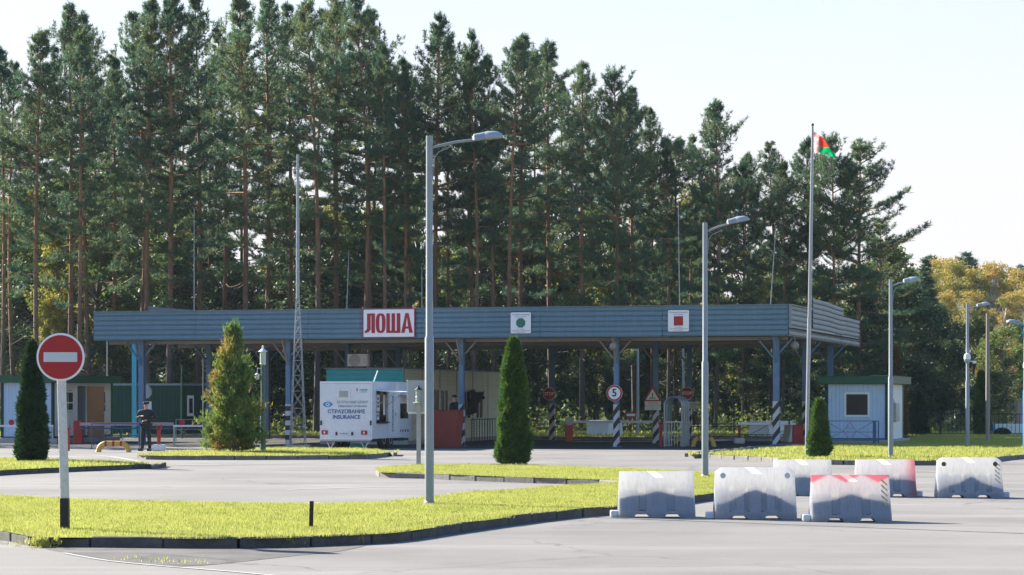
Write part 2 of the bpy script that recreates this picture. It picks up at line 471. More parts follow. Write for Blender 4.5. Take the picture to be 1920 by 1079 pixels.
def resample(pts, step):
    P = [Vector((p[0], p[1])) for p in pts]; out = [P[0]]; acc = 0.0; cur = P[0]
    for q in P[1:]:
        while (q - cur).length + acc >= step:
            d = (q - cur).normalized(); cur = cur + d * (step - acc); out.append(cur.copy()); acc = 0.0
        acc += (q - cur).length; cur = q
    return out

def kerb_line(parent, pts, dark=False):
    P = resample(pts, 1.0)
    for a, b in zip(P[:-1], P[1:]):
        d = b - a; L = d.length
        o = bpy.data.objects.new('kerb_stone', random.choice(kerb_dark if dark else kerb_meshes)); COL.objects.link(o)
        o.parent = parent
        mid = (a + b) / 2
        o.location = (mid.x + random.uniform(-.01, .01), mid.y + random.uniform(-.012, .012), random.uniform(-.026, .008))
        o.rotation_euler = (random.uniform(-.02, .02), random.uniform(-.012, .012), math.atan2(d.y, d.x) + random.uniform(-.012, .012))
        o.scale = (L * random.uniform(.955, .985), 1, 1)

def smooth_line(pts, n=6):
    out = []
    P = [Vector(p) for p in pts]
    for i in range(len(P) - 1):
        p0 = P[max(i - 1, 0)]; p1 = P[i]; p2 = P[i + 1]; p3 = P[min(i + 2, len(P) - 1)]
        for k in range(n):
            t = k / n
            out.append(0.5 * ((2 * p1) + (-p0 + p2) * t + (2 * p0 - 5 * p1 + 4 * p2 - p3) * t * t + (-p0 + 3 * p1 - 3 * p2 + p3) * t ** 3))
    out.append(P[-1]); return [tuple(v) for v in out]

def island(name, near, far, m=M_turf, z=IH, kerb2=True, dark=False):
    """near: outline on the road side towards the camera (left to right), far: back outline (right to left)"""
    nl = smooth_line(gz(near, 0)); fl = smooth_line(gz(far, z))
    isl = sheet(name, nl + fl, z, m)
    kerb_line(isl, nl, dark)
    if kerb2: kerb_line(isl, fl)
    return isl, nl + fl

A_near = [(-170, 985), (0, 1013), (35, 1020), (75, 1026), (200, 1027), (350, 1029), (510, 1028), (646, 1023), (742, 1017), (819, 1006), (892, 995),
          (1001, 980), (1092, 970), (1158, 965), (1230, 955), (1301, 943), (1345, 936), (1385, 922), (1400, 908)]
A_far = [(1400, 899), (1345, 890), (1300, 886), (1140, 878), (1000, 873.5), (860, 872), (760, 873), (712, 878), (706, 882), (722, 886.5), (785, 887.5), (860, 891), (1000, 896),
         (1100, 899), (1150, 901), (1158, 903.5), (1150, 906), (1080, 910), (1000, 916), (900, 922), (840, 928), (800, 933), (700, 943), (600, 946), (400, 943), (170, 937), (0, 931), (-170, 924)]
isl_A, poly_A = island('lawn_island', A_near, A_far, dark=True)
isl_C, poly_C = island('lawn_island', [(-170, 905), (0, 892), (120, 886), (250, 880.5), (300, 878), (314, 874)], [(300, 871), (250, 868), (120, 864), (0, 861), (-170, 858)], dark=True)
isl_D, poly_D = island('lawn_island', [(262, 858), (270, 862), (400, 863), (640, 862), (700, 859.5), (748, 853)], [(745, 849), (700, 845), (620, 842), (520, 842), (420, 845), (330, 848), (266, 852)])
E_near = [(1290, 857), (1360, 861.5), (1445, 866.5), (1470, 870), (1560, 872), (1755, 873), (1850, 868), (1925, 860), (2150, 845)]
E_side = [(1360, 849), (1400, 846), (1440, 842), (1500, 837), (1540, 834)]
El = smooth_line(gz(E_near, 0)); 
Efar = [(34, 107), (34, 118.5), (20.5, 119.5), (19.0, 113), (15.2, 100)]
poly_E = El + Efar + smooth_line(gz(E_side, IH))[::-1] + [tuple(G(1292, 853, IH)[:2])]
isl_E = sheet('lawn', poly_E, IH, M_turf)
kerb_line(isl_E, El); kerb_line(isl_E, smooth_line(gz([(1290, 857)] + E_side, 0)))
poly_F = [(-34, 122), (-24, 121), (-12, 119), (-4, 116.5), (4, 114.6), (8, 114), (14, 116), (20, 119.9), (36, 119.9), (60, 121), (60, 134), (-60, 134), (-60, 124)]
isl_F = sheet('far_lawn', poly_F, .06, M_turf)
kerb_line(isl_F, poly_F[1:7])

def grass_mat(name, c1, c2, c3):
    m = bpy.data.materials.new(name); m.use_nodes = True
    n, l = m.node_tree.nodes, m.node_tree.links; n.clear()
    out = n.new('ShaderNodeOutputMaterial'); df = n.new('ShaderNodeBsdfDiffuse'); tr = n.new('ShaderNodeBsdfTranslucent')
    ms = n.new('ShaderNodeMixShader'); ms.inputs[0].default_value = .5
    tc = n.new('ShaderNodeTexCoord')
    def nz(s, d=4):
        z = n.new('ShaderNodeTexNoise'); z.inputs['Scale'].default_value = s; z.inputs['Detail'].default_value = d; l.new(tc.outputs['Object'], z.inputs['Vector'])
        r = n.new('ShaderNodeMapRange'); r.inputs['From Min'].default_value = .38; r.inputs['From Max'].default_value = .66; l.new(z.outputs['Fac'], r.inputs['Value']); return r.outputs[0]
    a = n.new('ShaderNodeMix'); a.data_type = 'RGBA'; a.inputs['A'].default_value = (*c1, 1); a.inputs['B'].default_value = (*c2, 1); l.new(nz(.8), a.inputs['Factor'])
    b = n.new('ShaderNodeMix'); b.data_type = 'RGBA'; b.inputs['B'].default_value = (*c3, 1); l.new(a.outputs['Result'], b.inputs['A']); l.new(nz(22, 2), b.inputs['Factor'])
    dry = n.new('ShaderNodeMix'); dry.data_type = 'RGBA'; dry.inputs['B'].default_value = (.42, .36, .16, 1)
    zz = n.new('ShaderNodeTexNoise'); zz.inputs['Scale'].default_value = 2.2; zz.inputs['Detail'].default_value = 7; zz.inputs['Roughness'].default_value = .8; l.new(tc.outputs['Object'], zz.inputs['Vector'])
    zr = n.new('ShaderNodeMapRange'); zr.inputs['From Min'].default_value = .52; zr.inputs['From Max'].default_value = .72; zr.inputs['To Max'].default_value = .65; l.new(zz.outputs['Fac'], zr.inputs['Value'])
    l.new(zr.outputs[0], dry.inputs['Factor']); l.new(b.outputs['Result'], dry.inputs['A'])
    l.new(dry.outputs['Result'], df.inputs[0]); l.new(dry.outputs['Result'], tr.inputs[0])
    l.new(df.outputs[0], ms.inputs[1]); l.new(tr.outputs[0], ms.inputs[2]); l.new(ms.outputs[0], out.inputs[0])
    return m
M_grass = grass_mat('grass_blades', (.35, .39, .07), (.26, .31, .05), (.50, .48, .17))

def grass(polys, dens, hmin, hmax, w, z, label, lean=.5, m=M_grass, keep=None):
    Vs = []
    for poly in polys:
        P = np.array([p[:2] for p in poly]); lo, hi = P.min(0), P.max(0)
        n = int((hi[0] - lo[0]) * (hi[1] - lo[1]) * dens)
        q = rng.uniform(lo, hi, (n, 2)); q = q[in_poly(q, P)]
        # nothing outside the picture's reach
        q = q[np.abs(q[:, 0]) < .235 * q[:, 1] + 1.2]
        # patchy density and height
        f = .5 + .25 * np.sin(q[:, 0] * 2.1 + 1.3 * np.sin(q[:, 1] * 1.7)) + .25 * np.sin(q[:, 1] * 2.9 + q[:, 0] * 1.1)
        q = q[rng.random(len(q)) < .62 + .5 * f]
        n = len(q); f = .5 + .5 * np.sin(q[:, 0] * 1.3 + 2 * np.sin(q[:, 1] * .9))
        h = rng.uniform(hmin, hmax, n) * (.75 + .4 * f); a = rng.uniform(0, 2 * np.pi, n); b = rng.uniform(0, 2 * np.pi, n)
        base = np.c_[q, np.full(n, z - .005)]
        sd = np.c_[np.cos(a), np.sin(a), np.zeros(n)] * (w / 2)
        tip = base + np.c_[np.cos(b) * h * lean * rng.random(n), np.sin(b) * h * lean * rng.random(n), h]
        Vs.append(np.stack([base - sd, base + sd, tip], 1).reshape(-1, 3))
    V = np.concatenate(Vs); Fc = np.arange(len(V)).reshape(-1, 3)
    o = link_mesh('grass', arr_mesh('grass', V, Fc, 3), m)
    return tag(o, label, None, None, 'stuff')
grass([poly_A], 2300, .025, .062, .011, IH, 'bright yellow green grass on the foreground traffic island', )
grass([poly_C, poly_D], 420, .05, .11, .022, IH, 'sunlit grass on the left traffic islands by the canopy')
grass([poly_E], 200, .05, .12, .035, IH, 'sunlit lawn grass round the right booth and flagpole')
grass([poly_F], 45, .06, .2, .07, .06, 'grass along the edge of the pine wood behind the canopy', m=M_grass)
# coarser, darker clumps and seed stems scattered through the mown turf
def tussocks(poly, n, label):
    P = np.array([p[:2] for p in poly]); c = rng.uniform(P.min(0), P.max(0), (n * 3, 2)); c = c[in_poly(c, P)][:n]; out = []
    for q in c:
        k = rng.integers(14, 46); s = rng.uniform(.03, .16); b = np.c_[q + rng.normal(0, s, (k, 2)), np.full(k, IH - .005)]
        a = rng.uniform(0, 6.28, k); sd = np.c_[np.cos(a), np.sin(a), np.zeros(k)] * .007
        t = b + np.c_[rng.normal(0, .03, (k, 2)), rng.uniform(.03, .05 + s * .3, k)]; out.append(np.stack([b - sd, b + sd, t], 1).reshape(-1, 3))
    V = np.concatenate(out); tag(link_mesh('grass_tussocks', arr_mesh('grass_tussocks', V, np.arange(len(V)).reshape(-1, 3), 3), M_tuss), label, None, None, 'stuff')
M_tuss = grass_mat('darker_grass_tussocks', (.13, .21, .03), (.18, .25, .04), (.30, .30, .10))
tussocks(poly_A, 300, 'coarser green tussocks in the foreground grass island')
# weeds in the kerb joints and on the broken patch
poly_w1 = gz([(205, 1050), (260, 1046), (330, 1050), (420, 1057), (360, 1060), (280, 1057)], 0)
poly_w2 = gz([(0, 1018), (40, 1022), (75, 1030), (66, 1034), (20, 1026), (0, 1022)], 0)
poly_w3 = gz([(510, 1015), (530, 1013), (545, 1020), (540, 1028), (515, 1028)], 0)
grass([poly_w1, poly_w2], 150, .015, .05, .012, .01, 'sparse weeds growing out of the cracked asphalt by the kerb')
def clump(px, py, n, r, h, label):
    p = G(px, py, 0); q = rng.normal(0, r, (n, 2)) * np.array([1.6, .6]) + np.array(p[:2])
    a = rng.uniform(0, 6.28, n); hh = rng.uniform(.3, 1, n) * h
    base = np.c_[q, rng.uniform(0, .1, n)]; sd = np.c_[np.cos(a), np.sin(a) * .4, rng.uniform(-.5, .5, n)] * .02
    tip = base + np.c_[rng.normal(0, .03, (n, 2)), hh]
    V = np.stack([base - sd, base + sd, tip], 1).reshape(-1, 3)
    tag(link_mesh('weed', arr_mesh('weed', V, np.arange(len(V)).reshape(-1, 3), 3), M_grass), label, 'weed')
clump(525, 1026, 260, .07, .14, 'leafy weed tuft growing out of the foreground kerb joint, the largest one')
clump(655, 1021, 110, .05, .12, 'small weed tuft in the kerb joint right of the dark stake')
clump(78, 1027, 140, .06, .10, 'weed tuft where the foreground kerb bends at the far left')
clump(352, 1027, 60, .04, .09, 'thin grass tuft in the kerb joint between sign post and dark stake')

# rough patch, painted lines, repairs
sheet('asphalt_patch', smooth_line(gz([(75, 1027), (200, 1028), (350, 1030), (510, 1029), (640, 1024), (690, 1022), (640, 1034), (560, 1042), (470, 1052), (380, 1061), (300, 1062), (220, 1053), (160, 1043), (100, 1033)], 0), 2), .004, M_gravel)
M_line = mat('worn_road_paint', (.46, .455, .44), .8, var=.15, dirt=(.22, .215, .21), dirt_amt=.9, scale=5)
def road_line(pts, w, name='road_marking'):
    L = smooth_line(gz(pts, 0), 5); P = [Vector((a[0], a[1])) for a in L]; vs = []
    for i, p in enumerate(P):
        d = (P[min(i + 1, len(P) - 1)] - P[max(i - 1, 0)]).normalized(); nrm = Vector((-d.y, d.x)) * w / 2
        vs += [(p.x + nrm.x, p.y + nrm.y, .008), (p.x - nrm.x, p.y - nrm.y, .008)]
    me = bpy.data.meshes.new(name); me.from_pydata(vs, [], [(2 * i, 2 * i + 1, 2 * i + 3, 2 * i + 2) for i in range(len(P) - 1)])
    o = link_mesh(name, me, M_line); o['kind'] = 'structure'
road_line([(120, 1038), (200, 1052), (300, 1062), (400, 1070), (500, 1079), (600, 1090)], .06)
road_line([(0, 848), (120, 852), (200, 856), (262, 866)], .15)
road_line([(830, 856), (980, 853), (1110, 846)], .13)
road_line([(330, 873), (480, 871), (620, 872)], .25)
road_line([(1720, 884), (1800, 886), (1920, 887)], .16)
road_line([(540, 919), (700, 914), (800, 913)], .12)

sheet('canopy_shade_sheet', [(-30, 103), (-17.2, 98.5), (-6, 95.2), (10.5, 90.6), (15.0, 97), (18, 108), (3, 112.5), (-12, 116.5), (-26, 119)], .004, M_asphalt_shade)  # dark sheet under the canopy, deepens its shade by colour
M_concpale = ground_mat('pale_concrete', (.40, .39, .37), (.32, .31, .30), (.46, .45, .42), .8, 40)
# ---------------------------------------------------------------- canopy
TH = R(-16)
Rc = Vector((10.74, 94.0, 0))
U = Vector((math.cos(TH), math.sin(TH), 0)); Vv = Vector((-math.sin(TH), math.cos(TH), 0))
def CL(x, y, z=0): return Rc + U * x + Vv * y + Vector((0, 0, z))
canopy = empty('checkpoint_canopy', Rc, TH, 'long flat open canopy with blue ribbed metal fascia over the checkpoint lanes', 'canopy')
ZB, ZT = 4.39, 5.61

def fascia(x0, y0, x1, y1, zb, zt, m, name='fascia_panel', out=0.0, parent=canopy, tilt=0.0):
    """ribbed sheet between two plan points (canopy axes); outside is to the right hand going from 0 to 1"""
    d = Vector((x1 - x0, y1 - y0)); L = d.length; d.normalize(); nr = Vector((d.y, -d.x))
    nb = max(1, round((zt - zb) / .205)); bh = (zt - zb) / nb
    prof = []
    for i in range(nb):
        z = zb + i * bh
        prof += [(z + .002, -.045), (z + .022, -.045), (z + .045, 0), (z + bh * .5, .008), (z + bh - .02, 0), (z + bh - .002, -.045)]
    vs = []
    for t, px in ((0, x0), (1, x1)):
        py = y0 if t == 0 else y1
        for z, o in prof:
            vs.append((px + nr.x * (o + out), py + nr.y * (o + out), z + (tilt * t)))
    n = len(prof)
    mb = MB(); mb.add(vs, [(i, i + 1, i + 1 + n, i + n) for i in range(n - 1)])
    # backing skin gives the sheet its thickness
    b = []
    for t in (0, 1):
        px, py = (x0, y0) if t == 0 else (x1, y1)
        for z in (zb + .001, zt - .001): b.append((px + nr.x * (out - .06), py + nr.y * (out - .06), z + tilt * t))
    mb.add(b, [(0, 1, 3, 2)])
    return mb.build(name, m, parent)
xs = [-29.57, -24.9, -19.9, -14.95, -10.0, -5.0, 0.0]
for i in range(6):
    fascia(xs[i] + .012, 0, xs[i + 1] - .012, 0, ZB, ZT, M_blue, out=random.uniform(-.01, .01), tilt=random.uniform(-.008, .008))
fascia(0.02, .05, 0.02, 5.58, ZB, ZT, M_galv)
fascia(0.02, 5.4, 0.02, 14.28, ZB, 4.80, M_galv, out=-.01)
o = fascia(0.09, 5.6, 0.09, 10.2, 4.80, 6.06, M_galv); 
o = fascia(0.085, 10.2, 0.085, 14.3, 4.80, 6.04, M_galv, tilt=-.06)
fascia(0.02, 14.32, 0.02, 20.0, ZB, ZT, M_galv, tilt=-.02)
fascia(-29.6, 20, -29.6, 14.3, ZB, ZT, M_galv); fascia(-29.6, 5.6, -29.6, .05, ZB, ZT, M_galv)
fascia(-29.67, 14.3, -29.67, 5.6, 4.5, 6.05, M_galv)
for i in range(6):
    fascia(xs[i + 1] - .006, 20, xs[i] + .006, 20, ZB + .12, ZT - .1, M_blue, name='rear_fascia_panel')
mb = MB()
for i in range(6): mb.box(xs[i] + .02, xs[i + 1] - .02, -.055, .12, ZT - .012, ZT + .012)
mb.build('top_flashing', M_galv, canopy)
mb = MB(); mb.box(-.06, .11, .13, 5.5, ZT - .02, ZT + .015); mb.box(.03, .13, -.07, .03, ZB + .35, ZT + .01); mb.build('corner_flashing', M_galv, canopy)
# roof deck
mb = MB(); nP = 150
vs = []; n = 0
pts = []
x = -29.5
while x < -.06:
    pts += [(x, 4.66), (x + .12, 4.66), (x + .15, 4.70), (x + .27, 4.70)]; x += .3
for y in (.08, 19.9): vs += [(a, y, z) for a, z in pts]
n = len(pts); mb.add(vs, [(i, i + n, i + n + 1, i + 1) for i in range(n - 1)])
mb.build('roof_deck', M_darkdeck, canopy)
COLX = [-27.7, -21.07, -13.53, -7.05, -.6]; ROWY = [.8, 8.0, 15.0]
for cx in COLX:
    mb = MB(); mb.box(cx - .07, cx + .07, .15, 19.8, 4.40, 4.655); mb.box(cx - .11, cx + .11, .15, 19.8, 4.385, 4.40); mb.build('roof_beam', M_beige, canopy)
for ry in (2.5, 5, 10.5, 13, 17.5, 19.3):
    mb = MB(); mb.box(-29.3, -.2, ry - .05, ry + .05, 4.53, 4.657); mb.build('purlin', M_darkdeck, canopy)
for ry in ROWY:
    mb = MB(); mb.box(-29.3, -.2, ry + .13, ry + .25, 4.24, 4.382); mb.build('purlin', M_beige, canopy)
for i, cx in enumerate(COLX):
    for j, ry in enumerate(ROWY):
        zb = IH if i == 4 and j < 2 else 0
        mb = MB(); w = .12 if i in (4, 0) else .10
        mb.box(cx - w, cx + w, ry - w, ry - w + .02, 0, 4.38); mb.box(cx - w, cx + w, ry + w - .02, ry + w, 0, 4.38); mb.box(cx - .012, cx + .012, ry - w + .02, ry + w - .02, 0, 4.38)
        mb.box(cx - w, cx - w + .02, ry - w + .021, ry + w - .021, 1.72, 4.37)
        c = mb.build('column', M_colblue, canopy)
        mb = MB(); mb.box(cx - w - .08, cx + w + .08, ry - w - .08, ry + w + .08, zb, zb + .03); mb.build('base_plate', M_colblue, c)
        if i > 0:
            mb = MB(); ww = w + .012; mb.box(-ww, ww, -ww, ww, 0, 1.68)
            mb.build('striped_sleeve', M_stripeh if i == 1 else M_stripe, c, loc=(cx, ry, zb + .031))
        mb = MB()
        if j == 0: mb.bar((cx, ry - .1, 3.35), (cx, ry - .72, 4.36), .07)
        mb.bar((cx - .12, ry, 3.55), (cx - .75, ry + .1, 4.30), .06)
        mb.bar((cx + .12, ry, 3.75), (cx + .6, ry + .1, 4.30), .06)
        mb.build('brace', M_colblue if i in (0, 4) else M_beige, canopy)

# signs fixed to the fascia
def on_fascia(px, py_c):
    # intersection of the view ray with the plane y_local = -.03
    t = 0.0
    k = (px - 960) / F
    # Rc.x + U.x*s = k*(Rc.y + U.y*s)
    s = (k * Rc.y - Rc.x) / (U.x - k * U.y)
    Y = Rc.y + U.y * s
    return s, zat(py_c, Y)
s0, zc = on_fascia(730.5, 606.5)
sg = empty('name_board', CL(s0, -.06, zc), TH, 'white board with red Cyrillic letters ЛОША on the blue canopy fascia', 'sign')
mb = MB(); mb.box(-1.09, 1.09, -.05, 0, -.56, .56); mb.build('board', M_signwhite, sg, bevel=.008)
mb = MB(); 
for a in ((-1.12, 1.12, -.585, -.56), (-1.12, 1.12, .56, .585), (-1.12, -1.09, -.56, .56), (1.09, 1.12, -.56, .56)): mb.box(a[0], a[1], -.056, -.002, a[2], a[3])
mb.build('frame', M_letred, sg)
def letter(ch, x0, w, h):
    s = .152
    mb = MB(); y0, y1 = -.062, -.052; z0, z1 = -h / 2, h / 2
    if ch == 'Л':
        mb.prism([(x0 + .10, z1), (x0 + w, z1), (x0 + w, z0), (x0 + w - s, z0), (x0 + w - s, z1 - .09), (x0 + .10 + s, z1 - .09), (x0 + .10 + s, z0 + .14), (x0 + .16, z0 + .03), (x0, z0), (x0, z0 + .10), (x0 + .07, z0 + .12), (x0 + .10, z0 + .2)], y0, y1)
    elif ch == 'О':
        o = []; i_ = []
        for k in range(24):
            a = 2 * math.pi * k / 24; ca, sa = math.cos(a), math.sin(a)
            f = lambda v, p: math.copysign(abs(v) ** p, v)
            o.append((x0 + w / 2 + w / 2 * f(ca, .6), h / 2 * f(sa, .75))); i_.append((x0 + w / 2 + (w / 2 - s) * f(ca, .5), (h / 2 - .09) * f(sa, .7)))
        n = 24; vs = [(x, y, z) for y in (y0, y1) for x, z in o + i_]
        fs = []
        for k in range(n):
            k2 = (k + 1) % n
            fs += [(k, k2, n + k2, n + k), (2 * n + k, 3 * n + k, 3 * n + k2, 2 * n + k2), (k, 2 * n + k, 2 * n + k2, k2), (n + k, n + k2, 3 * n + k2, 3 * n + k)]
        mb.add(vs, fs)
    elif ch == 'Ш':
        mb.box(x0, x0 + w, y0, y1, z0, z0 + .09)
        g = (w - 3 * s) / 2
        for k in range(3): mb.box(x0 + k * (s + g), x0 + k * (s + g) + s, y0, y1, z0 + .0901, z1)
    elif ch == 'А':
        mb.prism([(x0, z0), (x0 + w * .36, z1), (x0 + w * .64, z1), (x0 + w, z0), (x0 + w - s, z0), (x0 + w - s - .035, z0 + .17), (x0 + s + .035, z0 + .17), (x0 + s, z0)], y0, y1)
        mb.prism([(x0 + s + .055, z0 + .26), (x0 + w * .5, z1 - .18), (x0 + w - s - .055, z0 + .26)], y0 - .002, y1 - .002, 1)
    return mb
x = -1.03
for ch, w in (('Л', .44), ('О', .42), ('Ш', .60), ('А', .50)):
    mb = letter(ch, x, w, .80)
    mb.build('letter', None, sg, mats=[M_letred, M_signwhite]); x += w + .035

def lane_board(px, py, kind):
    s0, zc = on_fascia(px, py); g = kind == 'green'
    sg = empty('lane_board', CL(s0, -.06, zc), TH, 'white board with green octagon on the blue fascia above the narrow thuja' if g else 'white board with red square on the blue fascia right of centre', 'sign', 'lane boards on the fascia')
    w = .42; r = .05
    pts = []
    for cx, cz, a0 in ((w - r, w - r, 0), (-w + r, w - r, 90), (-w + r, -w + r, 180), (w - r, -w + r, 270)):
        for k in range(4): a = R(a0 + k * 30); pts.append((cx + r * math.cos(a), cz + r * math.sin(a)))
    mb = MB(); mb.prism(pts, -.03, 0); mb.build('board', M_signwhite, sg)
    mb = MB()
    if g: mb.prism([(.205 * math.cos(R(22.5 + 45 * k)), .205 * math.sin(R(22.5 + 45 * k)) - .0) for k in range(8)], -.038, -.031)
    else: mb.prism([(-.185, -.19), (.185, -.19), (.185, .18), (-.185, .18)], -.038, -.031)
    mb.build('symbol', M_signgreen if g else M_signred, sg)
    L = ['Зелёный коридор', 'Green channel'] if g else ['Красный коридор', 'Red channel']
    text('lettering', L[0], .085, M_greyink, sg, (0, -.034, .335)); text('lettering', L[1], .075, M_greyink, sg, (0, -.034, .25))
    for k, tx in enumerate(('Нет товаров,' if g else 'Есть товары,', 'подлежащих декларированию' if g else 'подлежащие декларированию', 'Nothing to declare' if g else 'Goods to declare')):
        text('lettering', tx, .05, M_greyink, sg, (0, -.034, -.25 - .062 * k))
lane_board(977.5, 606, 'green'); lane_board(1273, 602, 'red')

# things hung under the canopy: round floodlights, whips on the roof
def floodlight(p, label, r=.17):
    e = empty('floodlight', p, TH, label, 'floodlight', 'round lights under the canopy edge')
    mb = MB(); mb.lathe([(r * .35, .18), (r * .8, .14), (r, .05), (r, -.02)], 16); o = mb.build('housing', M_beige, e, rot=(R(70), 0, 0), smooth=True)
    mb = MB(); mb.lathe([(r * .93, -.025), (r * .8, -.07), (r * .3, -.1)], 16); mb.build('lens', M_lens, e, rot=(R(70), 0, 0), smooth=True)
    mb = MB(); mb.bar((0, .05, .1), (0, .08, .42), .04); mb.build('bracket', M_beige, e)
floodlight(CL(-7.0, .1, 4.0), 'round lamp under the canopy edge above the 5 km sign column')
floodlight(CL(.05, 1.2, 4.02), 'round lamp under the right front corner of the canopy')
floodlight(CL(-5.2, 8.0, 4.05), 'pale lamp under the canopy above the second column from the shelter', .17)

def whip(px, pt, pb, Y, label, lean=0.0):
    z0 = 4.72; h = zat(pt, Y) - z0
    e = empty('lightning_rod', (at(px, Y), Y, z0), 0, label, 'rod', 'thin rods on the canopy roof')
    mb = MB(); mb.tube([(0, 0, 0), (lean * .4, 0, h * .4), (lean, 0, h)], [.03, .022, .012], 6); mb.build('rod', M_steel, e)
    mb = MB(); mb.lathe([(.1, 0), (.1, .03), (.04, .1)], 8); mb.build('foot', M_steel, e)
whip(364, 390, 580, 106, 'thin rod above the left part of the canopy roof')
whip(648, 470, 580, 108, 'thin slanted rod left of the red lettered board', .15)
whip(791, 500, 580, 110, 'short pale rod just left of the tall foreground lamp pole')
whip(1275, 370, 572, 104, 'thin rod above the red square board', -.08)
whip(1441, 422, 571, 103, 'slanted thin rod near the right end of the canopy roof', .32)

# ---------------------------------------------------------------- traffic signs on the columns
def poly_sign(n, r, rot=0): return [(r * math.cos(R(rot + 360 / n * k)), r * math.sin(R(rot + 360 / n * k))) for k in range(n)]
def stop_sign(px, py, Y, label):
    e = empty('stop_sign', (at(px, Y), Y, zat(py, Y)), TH, label, 'road sign', 'stop signs')
    mb = MB(); mb.prism(poly_sign(8, .315, 22.5), -.0, .02); mb.build('plate', M_signwhite, e)
    mb = MB(); mb.prism(poly_sign(8, .295, 22.5), -.007, -.001); mb.build('face', M_signred, e)
    text('lettering', 'STOP', .20, M_signwhite, e, (0, -.012, 0), sx=.95, bold=.006)
stop_sign(1030, 739, CL(-13.53, 15)[1] - .25, 'red octagonal stop sign on the dark column behind the narrow thuja')
stop_sign(1288, 738, CL(-7.05, 15)[1] - .25, 'red octagonal stop sign above the arched glass shelter')
Y = CL(-7.05, 15)[1] - .25
e = empty('sign_plate', (at(1297, Y), Y, zat(760, Y)), TH, 'small pale plate just below the stop sign beside the arched shelter', 'sign')
mb = MB(); mb.box(-.28, .28, 0, .015, -.16, .16); mb.build('plate', M_cream, e); text('lettering', 'ТАМОЖНЯ', .1, M_greyink, e, (0, -.006, .03)); text('lettering', 'CUSTOMS', .08, M_greyink, e, (0, -.006, -.08))
Y = CL(-7.05, .8)[1] - .25
e = empty('speed_limit_sign', (at(1152, Y), Y, zat(737.5, Y)), TH, 'round speed limit 5 sign with red ring on a striped column', 'road sign')
mb = MB(); mb.prism(poly_sign(32, .325), 0, .02); mb.build('plate', M_signwhite, e)
mb = MB()
vs = []; 
for y in (-.006, 0):
    for r in (.315, .245): vs += [(r * math.cos(2 * math.pi * k / 32), y, r * math.sin(2 * math.pi * k / 32)) for k in range(32)]
fs = []
for k in range(32):
    k2 = (k + 1) % 32; fs += [(k, k2, 32 + k2, 32 + k), (k, 64 + k, 64 + k2, k2), (32 + k, 32 + k2, 96 + k2, 96 + k)]
mb.add(vs, fs); mb.build('ring', M_signred, e)
text('lettering', '5', .42, M_black, e, (0, -.008, 0), bold=.008)
Y = CL(-7.05, 8)[1] - .3
e = empty('warning_sign', (at(1223.5, Y), Y, zat(742, Y)), TH, 'triangular red bordered warning sign above a plate, left of the arched shelter', 'road sign')
mb = MB(); mb.prism([(-.40, -.25), (.40, -.25), (0, .40)], 0, .02); mb.build('plate', M_signred, e)
mb = MB(); mb.prism([(-.29, -.185), (.29, -.185), (0, .28)], -.006, -.001); mb.build('face', M_cream, e)
mb = MB(); mb.box(-.15, .15, -.012, -.007, -.125, -.095); mb.box(-.018, .018, -.012, -.007, -.0949, .12); mb.build('symbol', M_black, e)
e = empty('sign_plate', (at(1224, Y), Y, zat(761, Y)), TH, 'cream rectangular plate with lines of print under the warning triangle', 'sign')
mb = MB(); mb.box(-.35, .35, 0, .015, -.19, .19); mb.build('plate', M_cream, e)
for k, t in enumerate(('ВНИМАНИЕ', 'ЗАГРАДИТЕЛЬНОЕ', 'УСТРОЙСТВО')): text('lettering', t, .085, M_greyink, e, (0, -.006, .10 - .11 * k), sx=.9)
# back of a stop sign and a white plate behind the left column
Y = CL(-27.7, .8)[1] + .5
e = empty('stop_sign', (at(273, Y), Y, zat(735, Y)), TH, 'grey back of an octagonal sign behind the left blue column', 'road sign', 'stop signs')
mb = MB(); mb.prism(poly_sign(8, .30, 22.5), 0, .02); mb.build('plate', M_steel, e); mb = MB(); mb.bar((-.2, .03, 0), (.2, .03, 0), .03); mb.build('rail', M_chrome, e)
e = empty('sign_plate', (at(273, Y), Y, zat(762, Y)), TH, 'white square plate behind the guard and the left blue column', 'sign')
mb = MB(); mb.box(-.27, .27, 0, .015, -.2, .2); mb.build('plate', M_white, e)

